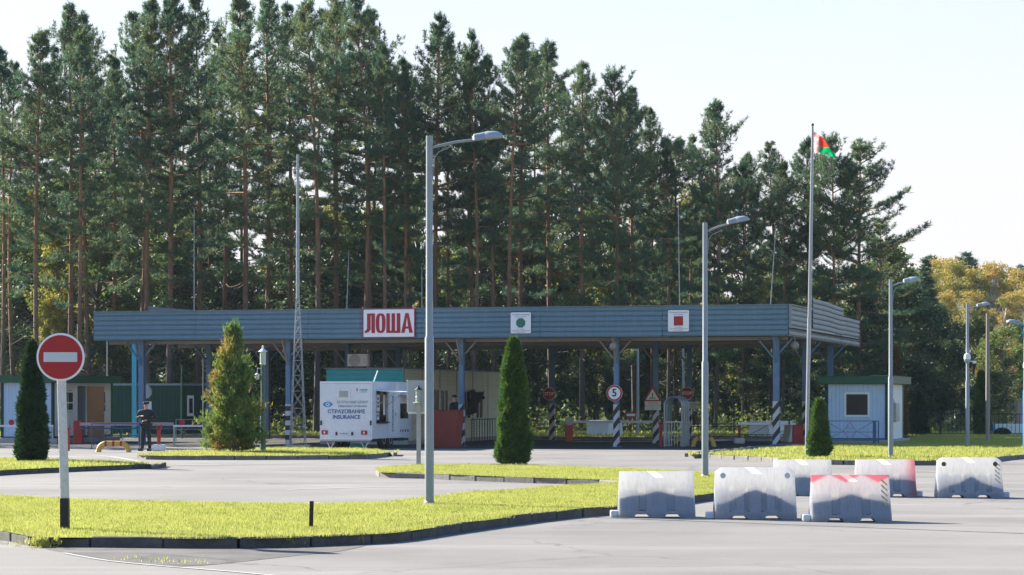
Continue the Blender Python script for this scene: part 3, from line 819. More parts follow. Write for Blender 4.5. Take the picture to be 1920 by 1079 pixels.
# ---------------------------------------------------------------- booths, container building, inspection pavilion
def booth(corner, w, d, zb, h, label, walls, window=True, door=False, name='booth', wallm=M_whiteblue, sidem=M_kwhite, roofm=M_green, band=.33):
    """corner = front right corner on the ground; local x to the left is negative"""
    e = empty(name, corner, TH, label, 'booth')
    zt = h - band
    mb = MB(); mb.box(-w - .25, .3, -.2, d + .25, 0, zb); mb.build('plinth', M_conc, e)
    # front wall (corrugated), cut round the window
    wx0, wx1, wz0, wz1 = walls
    def cs(x0, x1, z0, z1, mb): 
        if x1 - x0 > .02 and z1 - z0 > .02:
            t = MB(); corr_sheet(t, x1 - x0, z1 - z0, .16, .018)
            mb.add([(v[0] + x0, -v[1], v[2] + z0) for v in t.v], t.f)
    mb = MB()
    cs(-w, wx0, zb, zt, mb); cs(wx1, -.0, zb, zt, mb); cs(wx0, wx1, zb, wz0, mb); cs(wx0, wx1, wz1, zt, mb)
    mb.box(-w, -.0, .03, .06, zb, zt)
    mb.build('front_wall', wallm, e)
    mb = MB(); mb.box(-w, -w + .05, .06, d, zb, zt); mb.box(-w + .05, 0, d - .05, d, zb, zt); mb.build('rear_wall', sidem, e)
    o_ = MB(); o_.box(wx0 - .07, wx1 + .07, -.035, .028, wz0 - .07, wz0); o_.box(wx0 - .07, wx1 + .07, -.035, .028, wz1, wz1 + .07)
    o_.box(wx0 - .07, wx0, -.035, .028, wz0 + .0005, wz1 - .0005); o_.box(wx1, wx1 + .07, -.035, .028, wz0 + .0005, wz1 - .0005)
    wf = o_.build('window', M_kwhite, e)
    mb = MB(); mb.box(wx0 + .002, wx1 - .002, -.008, .025, wz0 + .002, wz1 - .002); mb.build('pane', M_glass, wf)
    mb = MB(); mb.box(-w - .06, -w + .07, -.05, .06, zb, zt); mb.build('corner_trim', M_dgreen, e)
    mb = MB(); mb.box(-.05, .045, -.05, .09, zb, zt); mb.build('corner_trim', M_dgreen, e)
    mb = MB(); mb.box(-w + .0, -.051, -.045, .02, zb, zb + .07); mb.build('base_trim', M_railblue, e)
    mb = MB()
    ov = .32
    mb.box(-w - ov, ov, -ov, d + ov, zt + .02, zt + band - .03)
    mb.box(-w - ov - .02, ov + .02, -ov - .02, d + ov + .02, zt + band - .029, zt + band)
    n = int((w + 2 * ov) / .2)
    for k in range(n + 1): mb.box(-w - ov + k * .2, -w - ov + k * .2 + .012, -ov - .008, -ov - .0005, zt + .03, zt + band - .04)
    mb.build('roof', roofm, e)
    return e, zt
# right booth
Yb = 97.4; cb = Vector((at(1662, Yb), Yb, 0))
e, zt = booth(cb, 2.42, 5.4, .28, 2.86, 'pale blue booth with green flat roof and dark window beside the flagpole', (-1.62, -.75, 1.28, 2.12))
mb = MB()
t = MB(); corr_sheet(t, 5.3, zt - .28, .3, .01); mb.add([(v[1] + .0, v[0] + .1, v[2] + .28) for v in t.v], t.f); mb.box(-.04, -.001, .1, 5.4, .28, zt); mb.build('side_wall', M_kwhite, e)
mb = MB(); mb.box(-.03, .04, 5.3, 5.43, .28, zt); mb.build('corner_trim', M_green, e)
mb = MB(); mb.box(.011, .14, 2.1, 3.2, 1.0, 1.75); mb.build('meter_box', M_steel, e, bevel=.01)
mb = MB(); mb.tube([(.04, 1.1, 2.5), (.05, 1.15, 2.2), (.04, 1.6, 2.0), (.04, 2.4, 1.76)], .012, 5); mb.build('cable', M_black, e)
mb = MB(); mb.box(-.8, -.02, 1.0, 1.6, 2.861, 2.9); mb.build('roof_strip', M_galv, e)
# left booth
Yl = 105.0; cl = Vector((at(99, Yl), Yl, 0))
e, zt = booth(cl, 2.42, 5.9, .22, 2.96, 'white and pale blue booth with green roof and open brown door at the far left', (-1.62, -.75, 1.25, 2.1))
mb = MB(); D = 5.9
def sw(y0, y1, z0, z1): mb.box(-.05, 0, y0, y1, z0, z1)
# openings: window1 y .9-1.9, door 2.55-3.75 (+ recessed), window2 4.25-4.8
for a in ((.09, .85, .22, zt), (.85, 1.95, .22, 1.35), (.85, 1.95, 2.3, zt), (1.95, 2.4, .22, zt), (2.4, 3.3, 2.5, zt), (3.3, 5.9, .22, zt)): sw(*a)
mb.build('side_wall', M_kwhite, e)
mb = MB(); mb.box(-1.5, -1.45, 2.4, 3.6, .22, 2.55); mb.box(-1.45, -.051, 3.302, 3.35, .22, 2.55); mb.build('interior_wall', M_steel, e)
for (y0, y1, z0, z1) in ((.87, 1.93, 1.37, 2.28), (4.75, 5.2, 1.3, 2.3)):
    f = MB(); f.box(-.03, .03, y0, y1, z0, z1); wf = f.build('window', M_kwhite, e)
    f = MB(); ym = (y0 + y1) / 2
    f.box(.031, .036, y0 + .07, ym - .03, z0 + .42, z1 - .07); f.box(.031, .036, ym + .03, y1 - .07, z0 + .42, z1 - .07); f.box(.031, .036, y0 + .07, ym - .03, z0 + .07, z0 + .36); f.box(.031, .036, ym + .03, y1 - .07, z0 + .07, z0 + .36)
    f.build('pane', M_glass, wf)
d = MB(); d.box(-.02, .02, 0, .9, 0, 2.25); dr = d.build('door', M_wood, e, loc=(.04, 3.32, .24), rot=(0, 0, R(-28)))
d = MB(); d.box(.021, .06, .75, .83, 1.0, 1.08); d.build('handle', M_chrome, dr)
mb = MB(); mb.box(-.03, .04, 5.8, 5.93, .22, zt); mb.build('corner_trim', M_green, e)
mb = MB(); mb.box(.001, .03, .09, 5.8, .22, .30); mb.build('base_trim', M_dgreen, e)

# green container building behind
Yg = 121.5; cg = Vector((at(341, Yg), Yg, 0))
e = empty('green_container_building', cg, TH, 'dark green corrugated container building behind the bush and the guard', 'building')
mb = MB(); t = MB(); corr_sheet(t, 5.2, 2.45, .22, .015); mb.add([(v[0] - 5.2, -v[1], v[2] + .15) for v in t.v], t.f); mb.box(-5.2, 0, .03, .06, .15, 2.6); mb.build('front_wall', M_dgreen, e)
mb = MB(); t = MB(); corr_sheet(t, 9.0, 2.45, .22, .015); mb.add([(v[1] + .01, v[0], v[2] + .15) for v in t.v], t.f); mb.box(-.06, 0, .061, 9, .15, 2.6); mb.box(-5.2, -.061, 8.9, 9, .15, 2.6); mb.build('side_wall', M_dgreen, e)
mb = MB(); mb.box(-5.3, .12, -.12, 9.1, 2.601, 2.70); mb.build('roof', M_galv, e)
mb = MB(); mb.box(-5.2, 0, .06, 9, 0, .149); mb.build('base', M_conc, e)
for y0 in (.55, 4.2):
    f = MB(); f.box(.04, .09, y0, y0 + .75, 1.05, 2.1); w = f.build('window', M_kwhite, e)
    f = MB(); f.box(.091, .096, y0 + .15, y0 + .6, 1.2, 1.95); f.build('pane', M_glass, w)
for k in range(8):
    mb = MB(); mb.box(.046, .06, 1.6 + k * .9, 1.63 + k * .9, .2, 2.55); mb.build('batten', M_dgreen, e)

# inspection pavilion under the canopy (teal front, cream side)
Yp = 102.0; cp = Vector((at(755, Yp), Yp, 0)); H = 3.2
e = empty('inspection_pavilion', cp, TH, 'inspection pavilion with teal front and long cream ribbed side under the canopy', 'pavilion')
mb = MB(); mb.box(-3.6, .35, -.3, 15.3, 0, .15); mb.build('plinth', M_conc, e)
mb = MB(); t = MB(); corr_sheet(t, 1.68, H - .15, .2, .022, vertical=False); mb.add([(v[0] - 3.42, -v[1], v[2] + .15) for v in t.v], t.f); mb.build('front_panel', M_teal, e)
mb = MB(); mb.add([(v[0] - 1.72, -v[1], v[2] + .15) for v in t.v], t.f); mb.box(-3.42, 0, .03, .06, .15, H - .01); mb.build('front_panel', M_teal, e)
mb = MB(); mb.box(-.02, .06, -.06, .08, .15, H); mb.build('corner_trim', M_teal, e)
yy = [.1, 2.6, 5.1, 7.6, 10.1, 12.55, 15.0]
ops = {1: (.5, 2.4, 1.0, 2.35), 2: (.1, 1.2, 1.0, 2.3), 3: (.9, 2.2, 1.05, 2.25), 4: (.5, 1.6, 1.05, 2.25)}
for i in range(6):
    y0, y1 = yy[i], yy[i + 1]; mb = MB()
    def cs2(a0, a1, z0, z1):
        t = MB(); corr_sheet(t, a1 - a0, z1 - z0, .125, .03, vertical=False)
        mb.add([(v[1], v[0] + a0, v[2] + z0) for v in t.v], t.f)
    if i in ops:
        a, b, z0, z1 = ops[i]; a += y0; b += y0
        cs2(y0 + .02, a, .15, H); cs2(b, y1 - .02, .15, H); cs2(a, b, .15, z0); cs2(a, b, z1, H)
        pn = mb.build('side_panel', M_cream, e)
        f = MB(); f.box(-.05, .0, a, b, z0, z1); f.build('pane', M_glass, pn)
        f = MB()
        for q in (a, (a + b) / 2, b): f.box(.001, .035, q - .03, q + .03, z0, z1)
        f.box(.001, .03, a, b, z0 - .05, z0 - .001); f.box(.001, .03, a, b, z1 + .001, z1 + .05)
        f.build('window_frame', M_cream, pn)
    else:
        cs2(y0 + .02, y1 - .02, .15, H); mb.build('side_panel', M_cream, e)
    f = MB(); f.box(.0, .03, y1 - .03, y1 + .03, .15, H + .01); f.build('joint_strip', M_black if i in (2, 3) else M_steel, e)
mb = MB(); mb.box(-.15, -.06, .1, 15, .15, H - .02); mb.box(-3.4, -.151, 14.9, 15, .15, H - .02); mb.box(-3.4, -3.3, .07, 14.89, .15, H - .02); mb.build('core_wall', M_dgreen, e)
mb = MB(); mb.box(-3.5, .08, -.1, 15.1, H - .005, H + .05); mb.build('roof', M_galv, e)
# dark netting hanging at one window, crumpled
mb = MB(); vs = []; nx, nz_ = 10, 10
for i in range(nx + 1):
    for j in range(nz_ + 1):
        u = i / nx; w = j / nz_
        y = 8.9 + u * 2.6 - w * .4 * (1 - u); z = 2.3 - w * (1.1 - .8 * u ** 2) + .06 * math.sin(7 * u + 3 * w)
        vs.append((.18 + .10 * math.sin(9 * u + 4 * w) + .04 * math.cos(17 * u), y, z))
mb.add(vs, [(i * 11 + j, i * 11 + j + 1, (i + 1) * 11 + j + 1, (i + 1) * 11 + j) for i in range(nx) for j in range(nz_)])
o = mb.build('net', M_net, None, loc=cp, rot=(0, 0, TH)); tag(o, 'black cloth bundle hanging over a window of the cream pavilion wall', 'cloth')
# railing in front of the cream wall
e2 = empty('railing', cp + Vv * 7.6 + U * .7, TH, 'dark barred railing in front of the cream pavilion wall', 'railing')
mb = MB(); mb.box(-.02, .02, 0, 6, .98, 1.02); mb.build('top_rail', M_black, e2)
for k in range(15):
    if k == 0: mb = MB(); mb.box(-.012, .012, -.012, .012, .02, .98); bo = mb.build('bar', M_black, e2, loc=(0, .05, 0))
    else:
        o = bo.copy(); COL.objects.link(o); o.parent = e2; o.location = (0, .05 + k * .42, 0)
# air conditioner on the pavilion roof
Ya = 103.0
e = empty('air_conditioner', (at(670, Ya), Ya, H + .052), TH, 'white air conditioner outdoor unit on the teal pavilion roof', 'air conditioner')
hh = zat(664, Ya) - H - .05; ww = .92
mb = MB(); mb.box(-ww / 2, ww / 2, 0, .34, .06, hh); mb.build('casing', M_white, e, bevel=.015)
mb = MB(); mb.lathe([(.25, 0), (.25, .02), (.05, .03)], 20); mb.build('fan_grille', M_steel, e, loc=(-.12, -.001, hh / 2 + .03), rot=(R(90), 0, 0))
mb = MB(); 
for k in range(4): mb.box(.25, .42, -.008, -.001, .2 + k * .06, .22 + k * .06)
mb.build('vent_slot', M_steel, e)
mb = MB(); mb.box(-.35, -.28, .02, .3, 0, .059); mb.box(.28, .35, .02, .3, 0, .059); mb.build('foot', M_black, e)
# ---------------------------------------------------------------- insurance trailer
Yt = 92.6; TA = R(-17); ct = Vector((at(697, Yt), Yt, 0))
tr = empty('trailer', ct, TA, 'white insurance kiosk trailer with СТРАХОВАНИЕ INSURANCE lettering and open side hatch', 'trailer')
W, Lg, z0, z1 = 2.10, 4.6, .40, 2.55
mb = MB()
mb.box(-W, 0, 0, .05, z0, z1)                    # rear face
mb.box(-W, -W + .04, .051, Lg, z0, z1); mb.box(-W + .041, 0, Lg - .04, Lg, z0, z1)
mb.box(-W + .041, -.041, .051, Lg - .041, z0, z0 + .05); mb.box(-W, 0, .0, Lg, z1 + .001, z1 + .05)
# right side with hatch opening 0.55..1.75, door 2.0..2.7, second window 3.2..4.3
for a, b, c, d in ((.051, .50, z0, z1), (.50, 1.75, z0, 1.0), (.50, 1.75, 2.25, z1), (1.75, 3.15, z0, z1), (3.15, 4.25, z0, 1.15), (3.15, 4.25, 1.75, z1), (4.25, Lg - .041, z0, z1)):
    mb.box(-.04, 0, a, b, c, d)
mb.build('body', M_white, tr)
mb = MB(); mb.box(-W - .02, .02, -.015, .02, z0 - .03, z0 + .02); mb.box(-W - .02, .02, -.015, .02, z1 + .0, z1 + .055); mb.box(-W - .02, -W + .02, -.014, .018, z0 + .021, z1 - .001); mb.box(-.02, .02, -.014, .018, z0 + .021, z1 - .001)
mb.build('edge_trim', M_signwhite, tr)
mb = MB(); mb.box(-W + .03, -.03, -.003, -.0005, z1 - .04, z1 - .025); mb.box(-.035, -.025, -.003, -.0005, z0 + .04, z1 - .041); mb.build('door_seam', M_steel, tr)
# windows and interior
mb = MB(); mb.box(-W * .66, -W * .42, -.05, 0, 1.98, 2.30); w = mb.build('roof_vent_window', M_kwhite, tr, bevel=.01)
mb = MB(); mb.box(-W * .63, -W * .45, -.056, -.051, 2.0, 2.24); mb.build('pane', M_steel, w)
mb = MB(); mb.box(-W * .68, -W * .40, -.09, -.051, 2.26, 2.31); mb.build('hood', M_signwhite, w)
mb = MB(); mb.box(-1.0, -.95, .3, 1.8, .46, 2.5); mb.build('interior_panel', M_cream, tr)
mb = MB(); mb.box(-.12, .12, .52, 1.73, 1.0, 1.04); mb.build('counter', M_black, tr)
mb = MB()
for y, z, a, b in ((.62, 1.45, .35, .65), (.62, 1.12, .3, .28), (1.35, 1.3, .25, .8)): mb.box(-.035, -.028, y, y + a, z, z + b)
mb.build('notice', M_signwhite, tr)
mb = MB()
for y, z in ((.68, 1.9), (.68, 1.75), (.70, 1.6), (.66, 1.25)): mb.box(-.0279, -.026, y, y + .2, z, z + .08)
mb.build('notice_print', M_ink, tr)
mb = MB(); mb.box(-.03, -.02, .97, 1.33, 1.04, 2.25); mb.build('pane', M_glass, tr)
mb = MB(); mb.box(-.03, -.02, 3.15, 4.25, 1.15, 1.75); mb.build('pane', M_glass, tr)
mb = MB(); mb.box(.001, .02, .5, 1.75, .96, .999); mb.box(.001, .02, .46, .499, .96, 2.27); mb.box(.001, .02, 1.751, 1.79, .96, 2.27); mb.build('hatch_frame', M_steel, tr)
h = MB(); h.box(0, 1.0, 0, 1.3, 0, .035); hd = h.build('hatch_door', M_white, tr, loc=(.02, .48, 2.24), rot=(0, R(4), 0))
for y in (.1, 1.15):
    h = MB(); h.bar((.0, y, -.6), (.7, y, -.02), .02); h.build('strut', M_steel, hd)
mb = MB(); mb.box(.001, .012, 1.95, 2.75, z0 + .08, 2.3); d = mb.build('side_door', M_kwhite, tr)
mb = MB(); mb.box(.013, .04, 2.62, 2.68, 1.25, 1.4); mb.build('handle', M_chrome, d)
text('lettering', 'СТРАХОВАНИЕ', .19, M_ink, tr, (.014, 2.36, 1.35), rot=(R(90), R(-90), R(90)), bold=.006)
mb = MB(); mb.box(.001, .05, 2.82, 3.1, z0 + .03, z1 + .03); mb.build('pillar', M_signwhite, tr)
h = MB(); h.box(0, .8, 0, 1.1, 0, .03); h.build('awning', M_white, tr, loc=(.05, 3.2, 2.1), rot=(0, R(6), 0))
mb = MB()
for k in range(4): mb.box(.001, .02, 3.2 + k * .3, 3.27 + k * .3, .62, .72)
mb.build('side_marker', M_black, tr)
# rear lights, plate, locks
for x in (-W + .18, -.30):
    mb = MB(); mb.box(x - .12, x + .12, -.05, -.001, .56, .72); t = mb.build('tail_light', M_red, tr, bevel=.012)
    mb = MB(); mb.box(x - .03, x + .03, -.056, -.051, .60, .68); mb.build('reflector', M_signwhite, t)
mb = MB(); mb.box(-1.38, -.85, -.02, -.001, .53, .66); pl = mb.build('number_plate', M_signwhite, tr)
text('lettering', 'А 1035 В-3', .09, M_black, tr, (-1.115, -.026, .595), sx=.9)
mb = MB(); mb.box(-1.47, -1.41, -.04, -.001, .53, .66); mb.box(-.82, -.76, -.04, -.001, .53, .66); mb.build('plate_lamp', M_black, tr)
for x in (-W + .005, -.06):
    mb = MB(); mb.box(x, x + .06, -.045, -.016, .92, 1.10); mb.build('latch', M_black, tr)
text('lettering', 'СТРАХОВАНИЕ', .205, M_ink, tr, (-1.03, -.008, 1.44), bold=.004, sx=1.0)
text('lettering', 'INSURANCE', .205, M_ink, tr, (-1.03, -.008, 1.23), bold=.004, sx=1.02)
text('lettering', 'БЕЛЭКСИМГАРАНТ', .14, M_greyink, tr, (-.78, -.008, 1.80), sx=.95)
text('lettering', 'EXIMGARANT OF BELARUS', .105, M_greyink, tr, (-.78, -.008, 1.65), sx=.92, bold=.002)
# eye shaped emblem
M_eye = mat('emblem_blue', (.03, .28, .48), .4, var=.03)
mb = MB(); mb.prism([(-1.80 + .20 * math.cos(R(a)), 1.72 + .115 * math.sin(R(a)) * (1 - .25 * abs(math.cos(R(a))))) for a in range(0, 360, 15)], -.008, -.001); em = mb.build('emblem', M_eye, tr)
mb = MB(); mb.prism([(-1.80 + .075 * math.cos(R(a)), 1.72 + .075 * math.sin(R(a))) for a in range(0, 360, 20)], -.013, -.009); mb.build('emblem_ring', M_signwhite, em)
mb = MB(); mb.prism([(-1.80 + .04 * math.cos(R(a)), 1.72 + .04 * math.sin(R(a))) for a in range(0, 360, 30)], -.017, -.014); mb.build('emblem_centre', M_eye, em)
M_mint = mat('mint_print', (.03, .42, .34), .4, var=.03)
text('lettering', 'гарант', .10, M_mint, tr, (-.33, -.008, 2.28), bold=.005); text('lettering', 'страхование', .045, M_greyink, tr, (-.33, -.008, 2.20))
mb = MB(); mb.prism([(-.62, 2.22), (-.58, 2.22), (-.58, 2.33), (-.60, 2.36), (-.62, 2.33)], -.007, -.001); mb.build('print_mark', M_letred, tr)
# chassis, wheels, jacks
mb = MB(); mb.box(-W + .1, -.1, .15, Lg - .1, .28, .369); mb.bar((-W / 2, Lg, .42), (-W / 2, Lg + 1.2, .42), .09); mb.build('chassis', M_black, tr)
mb = MB(); mb.box(-W + .05, -.05, -.02, .12, .30, .368); mb.build('bumper', M_steel, tr)
for x in (-W + .13, -.18):
    for y in (1.6, 2.35):
        mb = MB(); mb.lathe([(.14, -.1), (.29, -.1), (.33, -.06), (.33, .06), (.29, .1), (.14, .1)], 20); wh = mb.build('wheel', M_rubber, tr, loc=(x, y, .33), rot=(0, R(90), 0), smooth=True)
        mb = MB(); mb.lathe([(.02, -.09), (.17, -.105), (.19, 0), (.17, .105), (.02, .09)], 14); mb.build('rim', M_chrome, wh, smooth=True)
for x in (-W + .35, -.35):
    mb = MB(); mb.bar((x - .16, .2, .3), (x, .15, .02), .035); mb.bar((x + .16, .2, .3), (x, .15, .02), .035); mb.box(x - .07, x + .07, .08, .22, 0, .02); mb.build('jack', M_chrome, tr)
mb = MB(); mb.bar((-.25, .9, z1 + .05), (-.12, 1.0, z1 + .48), .03); mb.build('aerial', M_signwhite, tr)
mb = MB(); mb.box(-W + .75, -.7, 1.2, 1.24, .05, .2); mb.build('spare_panel', M_teal, tr)

# ---------------------------------------------------------------- street lamps
M_shell = mat('lamp_shell_grey', (.42, .43, .43), .4, metal=.2, var=.08)
def street_lamp(px, pbase, ptop, head_px, label, slope=16, zb=IH, cams=(), mirror=1, upper=None, m=None):
    Y = F * (CAM_H - zb) / (pbase - HOR); X = at(px, Y); H = zat(ptop, Y) - zb; s = F / Y
    m = m or M_lampmetal
    e = empty('street_lamp', (X, Y, zb), 0, label, 'street lamp', 'street lamps of the checkpoint yard')
    zs = H * .45
    mb = MB(); mb.lathe([(.078, -.1), (.078, zs), (.060, zs + .04), (.056, H)], 14); mb.build('pole', m, e, smooth=True)
    mb = MB(); mb.lathe([(.10, 0), (.10, .02), (.082, .05)], 14); mb.build('collar', m, e)
    reach = abs(head_px - px) / s
    p0 = Vector((.05 * mirror, 0, H - .20)); p1 = Vector((mirror * (reach - .26), 0, H - .20 + (reach - .31) * math.tan(R(slope))))
    mb = MB(); mb.tube([p0, p0.lerp(p1, .5) + Vector((0, 0, .02)), p1], .024, 8); mb.build('arm', m, e, smooth=True)
    mb = MB(); mb.tube([(.055 * mirror, 0, H - .75), (.09 * mirror, 0, H - .38), (.16 * mirror, 0, H - .28), (.40 * mirror, 0, H - .17)], .010, 6); mb.build('brace', m, e, smooth=True)
    # luminaire
    an = R(slope)
    hx = p1 + Vector((-.05 * mirror, 0, -.015))
    mb = MB(); sc = mirror
    def ring(x, w, zt, zb_): return [(x * sc, w * math.cos(a), (zt if math.sin(a) > 0 else zb_) * abs(math.sin(a))) for a in [2 * math.pi * k / 12 for k in range(12)]]
    prof = [(0, .05, .06, .05), (.03, .10, .11, .06), (.20, .11, .125, .06), (.22, .11, .125, .06)]
    vs = sum([ring(*p) for p in prof], []); n = 12
    fs = [(i * n + k, i * n + (k + 1) % n, (i + 1) * n + (k + 1) % n, (i + 1) * n + k) for i in range(len(prof) - 1) for k in range(n)] + [tuple(range(n)), tuple(3 * n + k for k in range(n))]
    mb.add(vs, fs); hd = mb.build('gear_housing', M_steel, e, loc=hx, rot=(0, -an * .6 * mirror, 0), smooth=True)
    prof = [(.221, .12, .13, .0), (.28, .145, .135, .0), (.42, .145, .12, .0), (.50, .10, .08, .0), (.54, .02, .02, .0)]
    mb = MB(); vs = sum([ring(*p) for p in prof], []); L = len(prof)
    mb.add(vs, [(i * n + k, i * n + (k + 1) % n, (i + 1) * n + (k + 1) % n, (i + 1) * n + k) for i in range(L - 1) for k in range(n)] + [tuple(range(n)), tuple((L - 1) * n + k for k in range(n))])
    mb.build('reflector_shell', M_shell, hd, smooth=True)
    prof = [(.225, .09, .0, .05), (.29, .13, .0, .12), (.40, .125, .0, .115), (.49, .08, .0, .07), (.53, .01, .0, .01)]
    mb = MB(); vs = sum([ring(*p) for p in prof], [])
    vs = [(x, y, z - .004) for x, y, z in vs]
    mb.add(vs, [(i * n + k, i * n + (k + 1) % n, (i + 1) * n + (k + 1) % n, (i + 1) * n + k) for i in range(L - 1) for k in range(n)] + [tuple(range(n)), tuple((L - 1) * n + k for k in range(n))])
    mb.build('lamp_bowl', M_lens, hd, smooth=True)
    for pc, lab in cams:
        z = zat(pc, Y)
        c = empty('dome_camera', (X - .03 * mirror, Y - .12, z), 0, lab, 'camera', 'white dome cameras on poles')
        mb = MB(); mb.lathe([(.02, .22), (.10, .2), (.13, .12), (.13, .0)], 14); mb.build('housing', M_signwhite, c, smooth=True)
        mb = MB(); mb.lathe([(.12, -.002), (.12, -.06), (.07, -.15), (.01, -.17)], 14); mb.build('dome', M_steel, c, smooth=True)
        mb = MB(); mb.box(-.05, .3, .0, .04, -.1, -.06); mb.box(.2, .34, -.06, .02, -.16, -.07); mb.build('bracket', M_signwhite, c)
    return e
street_lamp(805, 945, 255, 920, 'tallest street lamp, standing in the foreground grass island', slope=10)
street_lamp(1322, 894, 418, 1388, 'street lamp right of centre, at the tip of the grass island beside the barriers', slope=19)
street_lamp(1670, 858, 524, 1712, 'street lamp in front of the right booth')
street_lamp(1814, 836, 570, 1846, 'street lamp by the far fence with a dome camera halfway up', cams=((674, 'white dome camera on the lamp pole by the far fence'),))
street_lamp(1922, 842, 600, 1898, 'street lamp on a bright blue pole at the right picture edge', mirror=-1, cams=((690, 'white dome camera on the bright blue pole at the right edge'),), m=mat('bright_blue_pole', (.06, .30, .55), .4, var=.05))
# plain poles
def pole(px, pb, pt, r, label, zb=0.0, m=M_steel, name='pole', Y=None, r2=None, cat='pole'):
    Y = Y or F * (CAM_H - zb) / (pb - HOR)
    mb = MB(); h = zat(pt, Y) - zb; mb.lathe([(r, -.05), (r, h * .4), ((r2 or r * .75), h)], 10)
    o = mb.build(name, m, None, loc=(at(px, Y), Y, zb), smooth=True); return tag(o, label, cat)
pole(1852, 830, 588, .09, 'weathered wooden utility pole beside the far thuja', zb=IH, m=mat('weathered_wood', (.30, .26, .22), .8, var=.2, stretch=(1, 1, .1)), name='utility_pole', r2=.07)
pole(1196, 815, 632, .07, 'pale blue lamp column seen behind the lifted boom', Y=122, m=M_steel)
pole(1281, 815, 640, .07, 'pale blue pole behind the arched shelter', Y=120, m=M_steel)
Yq = 119.0
mb = MB(); mb.box(-.11, .11, -.11, .11, 0, 4.75); mb.box(-.125, .125, -.125, .125, 2.55, 2.6)
tag(mb.build('pole', mat('turquoise_paint', (.05, .40, .52), .4, var=.07), None, loc=(at(252, Yq), Yq, 0)), 'bright turquoise square post left of the first blue column', 'pole')
pole(201, 815, 640, .035, 'thin grey pole behind the left booth', Y=121, m=M_steel)
pole(341, 821, 685, .05, 'thin green camera pole before the container building', Y=118, m=M_green)
pole(381, 815, 672, .03, 'thin pale pole by the bush', Y=112, m=M_steel)

# lantern post (green) with dome camera
Y = F * (CAM_H - IH) / (847 - HOR); s = F / Y
e = empty('lantern_post', (at(493, Y), Y, IH), 0, 'green post with white lantern top and dome camera beside the orange green bush', 'lamp post')
ht = zat(685, Y) - IH
M_gpost = mat('faded_green_paint', (.075, .13, .115), .5, var=.12, dirt=(.3, .33, .3), dirt_amt=.4)
mb = MB(); mb.lathe([(.10, -.05), (.10, ht * .45), (.075, ht * .5), (.07, ht)], 12); mb.build('post', M_gpost, e, smooth=True)
mb = MB(); mb.lathe([(.07, ht + .001), (.12, ht + .04), (.10, ht + .06), (.10, ht + .44), (.12, ht + .46)], 12); mb.build('lantern', mat('lantern_glass_pale_green', (.52, .62, .50), .3, var=.1), e, smooth=True)
mb = MB(); mb.lathe([(.17, ht + .461), (.04, ht + .56), (.03, ht + .66), (.01, ht + .68)], 12); mb.build('cap', M_signwhite, e)
mb = MB(); mb.tube([(0, 0, ht - .15), (-.18, 0, ht - .10), (-.20, 0, ht - .3)], .02, 6); mb.build('bracket', M_signwhite, e)
mb = MB(); mb.lathe([(.02, .15), (.08, .1), (.08, 0), (.04, -.08)], 12); mb.build('camera_dome', M_signwhite, e, loc=(-.2, 0, ht - .42), smooth=True)
# cabinet on concrete post
Y = F * (CAM_H - IH) / (870 - HOR); s = F / Y
e = empty('cabinet_post', (at(785, Y), Y, IH), 0, 'grey equipment cabinet on a weathered post just left of the tall foreground lamp pole', 'cabinet')
hz = zat(775, Y) - IH
mb = MB(); mb.box(-.06, .06, -.06, .06, -.05, hz + .3); mb.build('post', M_conc, e)
mb = MB(); mb.box(-.33, .36, .062, .24, hz + .02, zat(713, Y) - IH); mb.build('cabinet', M_steel, e, bevel=.012)
mb = MB(); mb.box(-.30, .32, .0621, .10, hz - .02, hz + .24); mb.build('lower_plate', M_cream, e)
zl = zat(757, Y) - IH
mb = MB(); mb.lathe([(.03, zl), (.15, zl + .01), (.15, zl + .03), (.08, zl + .05), (.075, zl + .16), (.09, zl + .18), (.075, zl + .20), (.075, zl + .36), (.10, zl + .38)], 12, c=(0, -.16, 0)); mb.build('lantern', mat('lantern_grey_green', (.33, .37, .33), .4, var=.1), e)
mb = MB(); mb.lathe([(.12, zl + .381), (.03, zl + .46), (.02, zl + .5)], 12, c=(0, -.16, 0)); mb.build('lantern_cap', M_black, e)

# ---------------------------------------------------------------- lattice mast
Ym = 98.6; Xm = at(558.5, Ym)
M_mast = mat('weathered_galvanised_angle', (.30, .33, .35), .45, metal=.3, var=.15)
e = empty('lattice_mast', (Xm, Ym, 0), R(12), 'tall slender grey lattice mast rising in front of the left part of the canopy', 'mast')
zt = zat(290, Ym); zlat = zat(560, Ym)
def half(z): return .25 * (1 - z / zlat) ** .9 + .055
legs = [(1, 1), (1, -1), (-1, -1), (-1, 1)]
ring_z = [0, .8, 1.55, 2.25, 2.9, 3.5, 4.05, 4.55, 5.0, 5.4, 5.75, zlat - .001]
for sx, sy in legs:
    mb = MB(); mb.tube([(sx * half(z), sy * half(z), z) for z in ring_z], .018, 6); mb.build('leg', M_mast, e)
mb = MB()
for i in range(len(ring_z) - 1):
    za, zb2 = ring_z[i], ring_z[i + 1]
    for k in range(4):
        a, b = legs[k], legs[(k + 1) % 4]; ha, hb = half(za), half(zb2)
        mb.bar((a[0] * ha, a[1] * ha, za), (b[0] * hb, b[1] * hb, zb2), .011); mb.bar((b[0] * ha, b[1] * ha, za), (a[0] * hb, a[1] * hb, zb2), .011)
        mb.bar((a[0] * hb, a[1] * hb, zb2), (b[0] * hb, b[1] * hb, zb2), .014)
o = mb.build('bracing', M_mast, e)
mb = MB(); zm = zlat + (zt - zlat) * .55
mb.lathe([(.075, zlat), (.07, zm)], 10); mb.lathe([(.062, zm + .001), (.05, zt)], 10); mb.build('tube_section', M_mast, e, smooth=True)
n = 7
for k in range(n):
    z = zlat + (zm - zlat) * k / (n - 1); mb = MB(); mb.lathe([(.09, z), (.09, z + .035)], 10); mb.build('flange', M_steel, e)
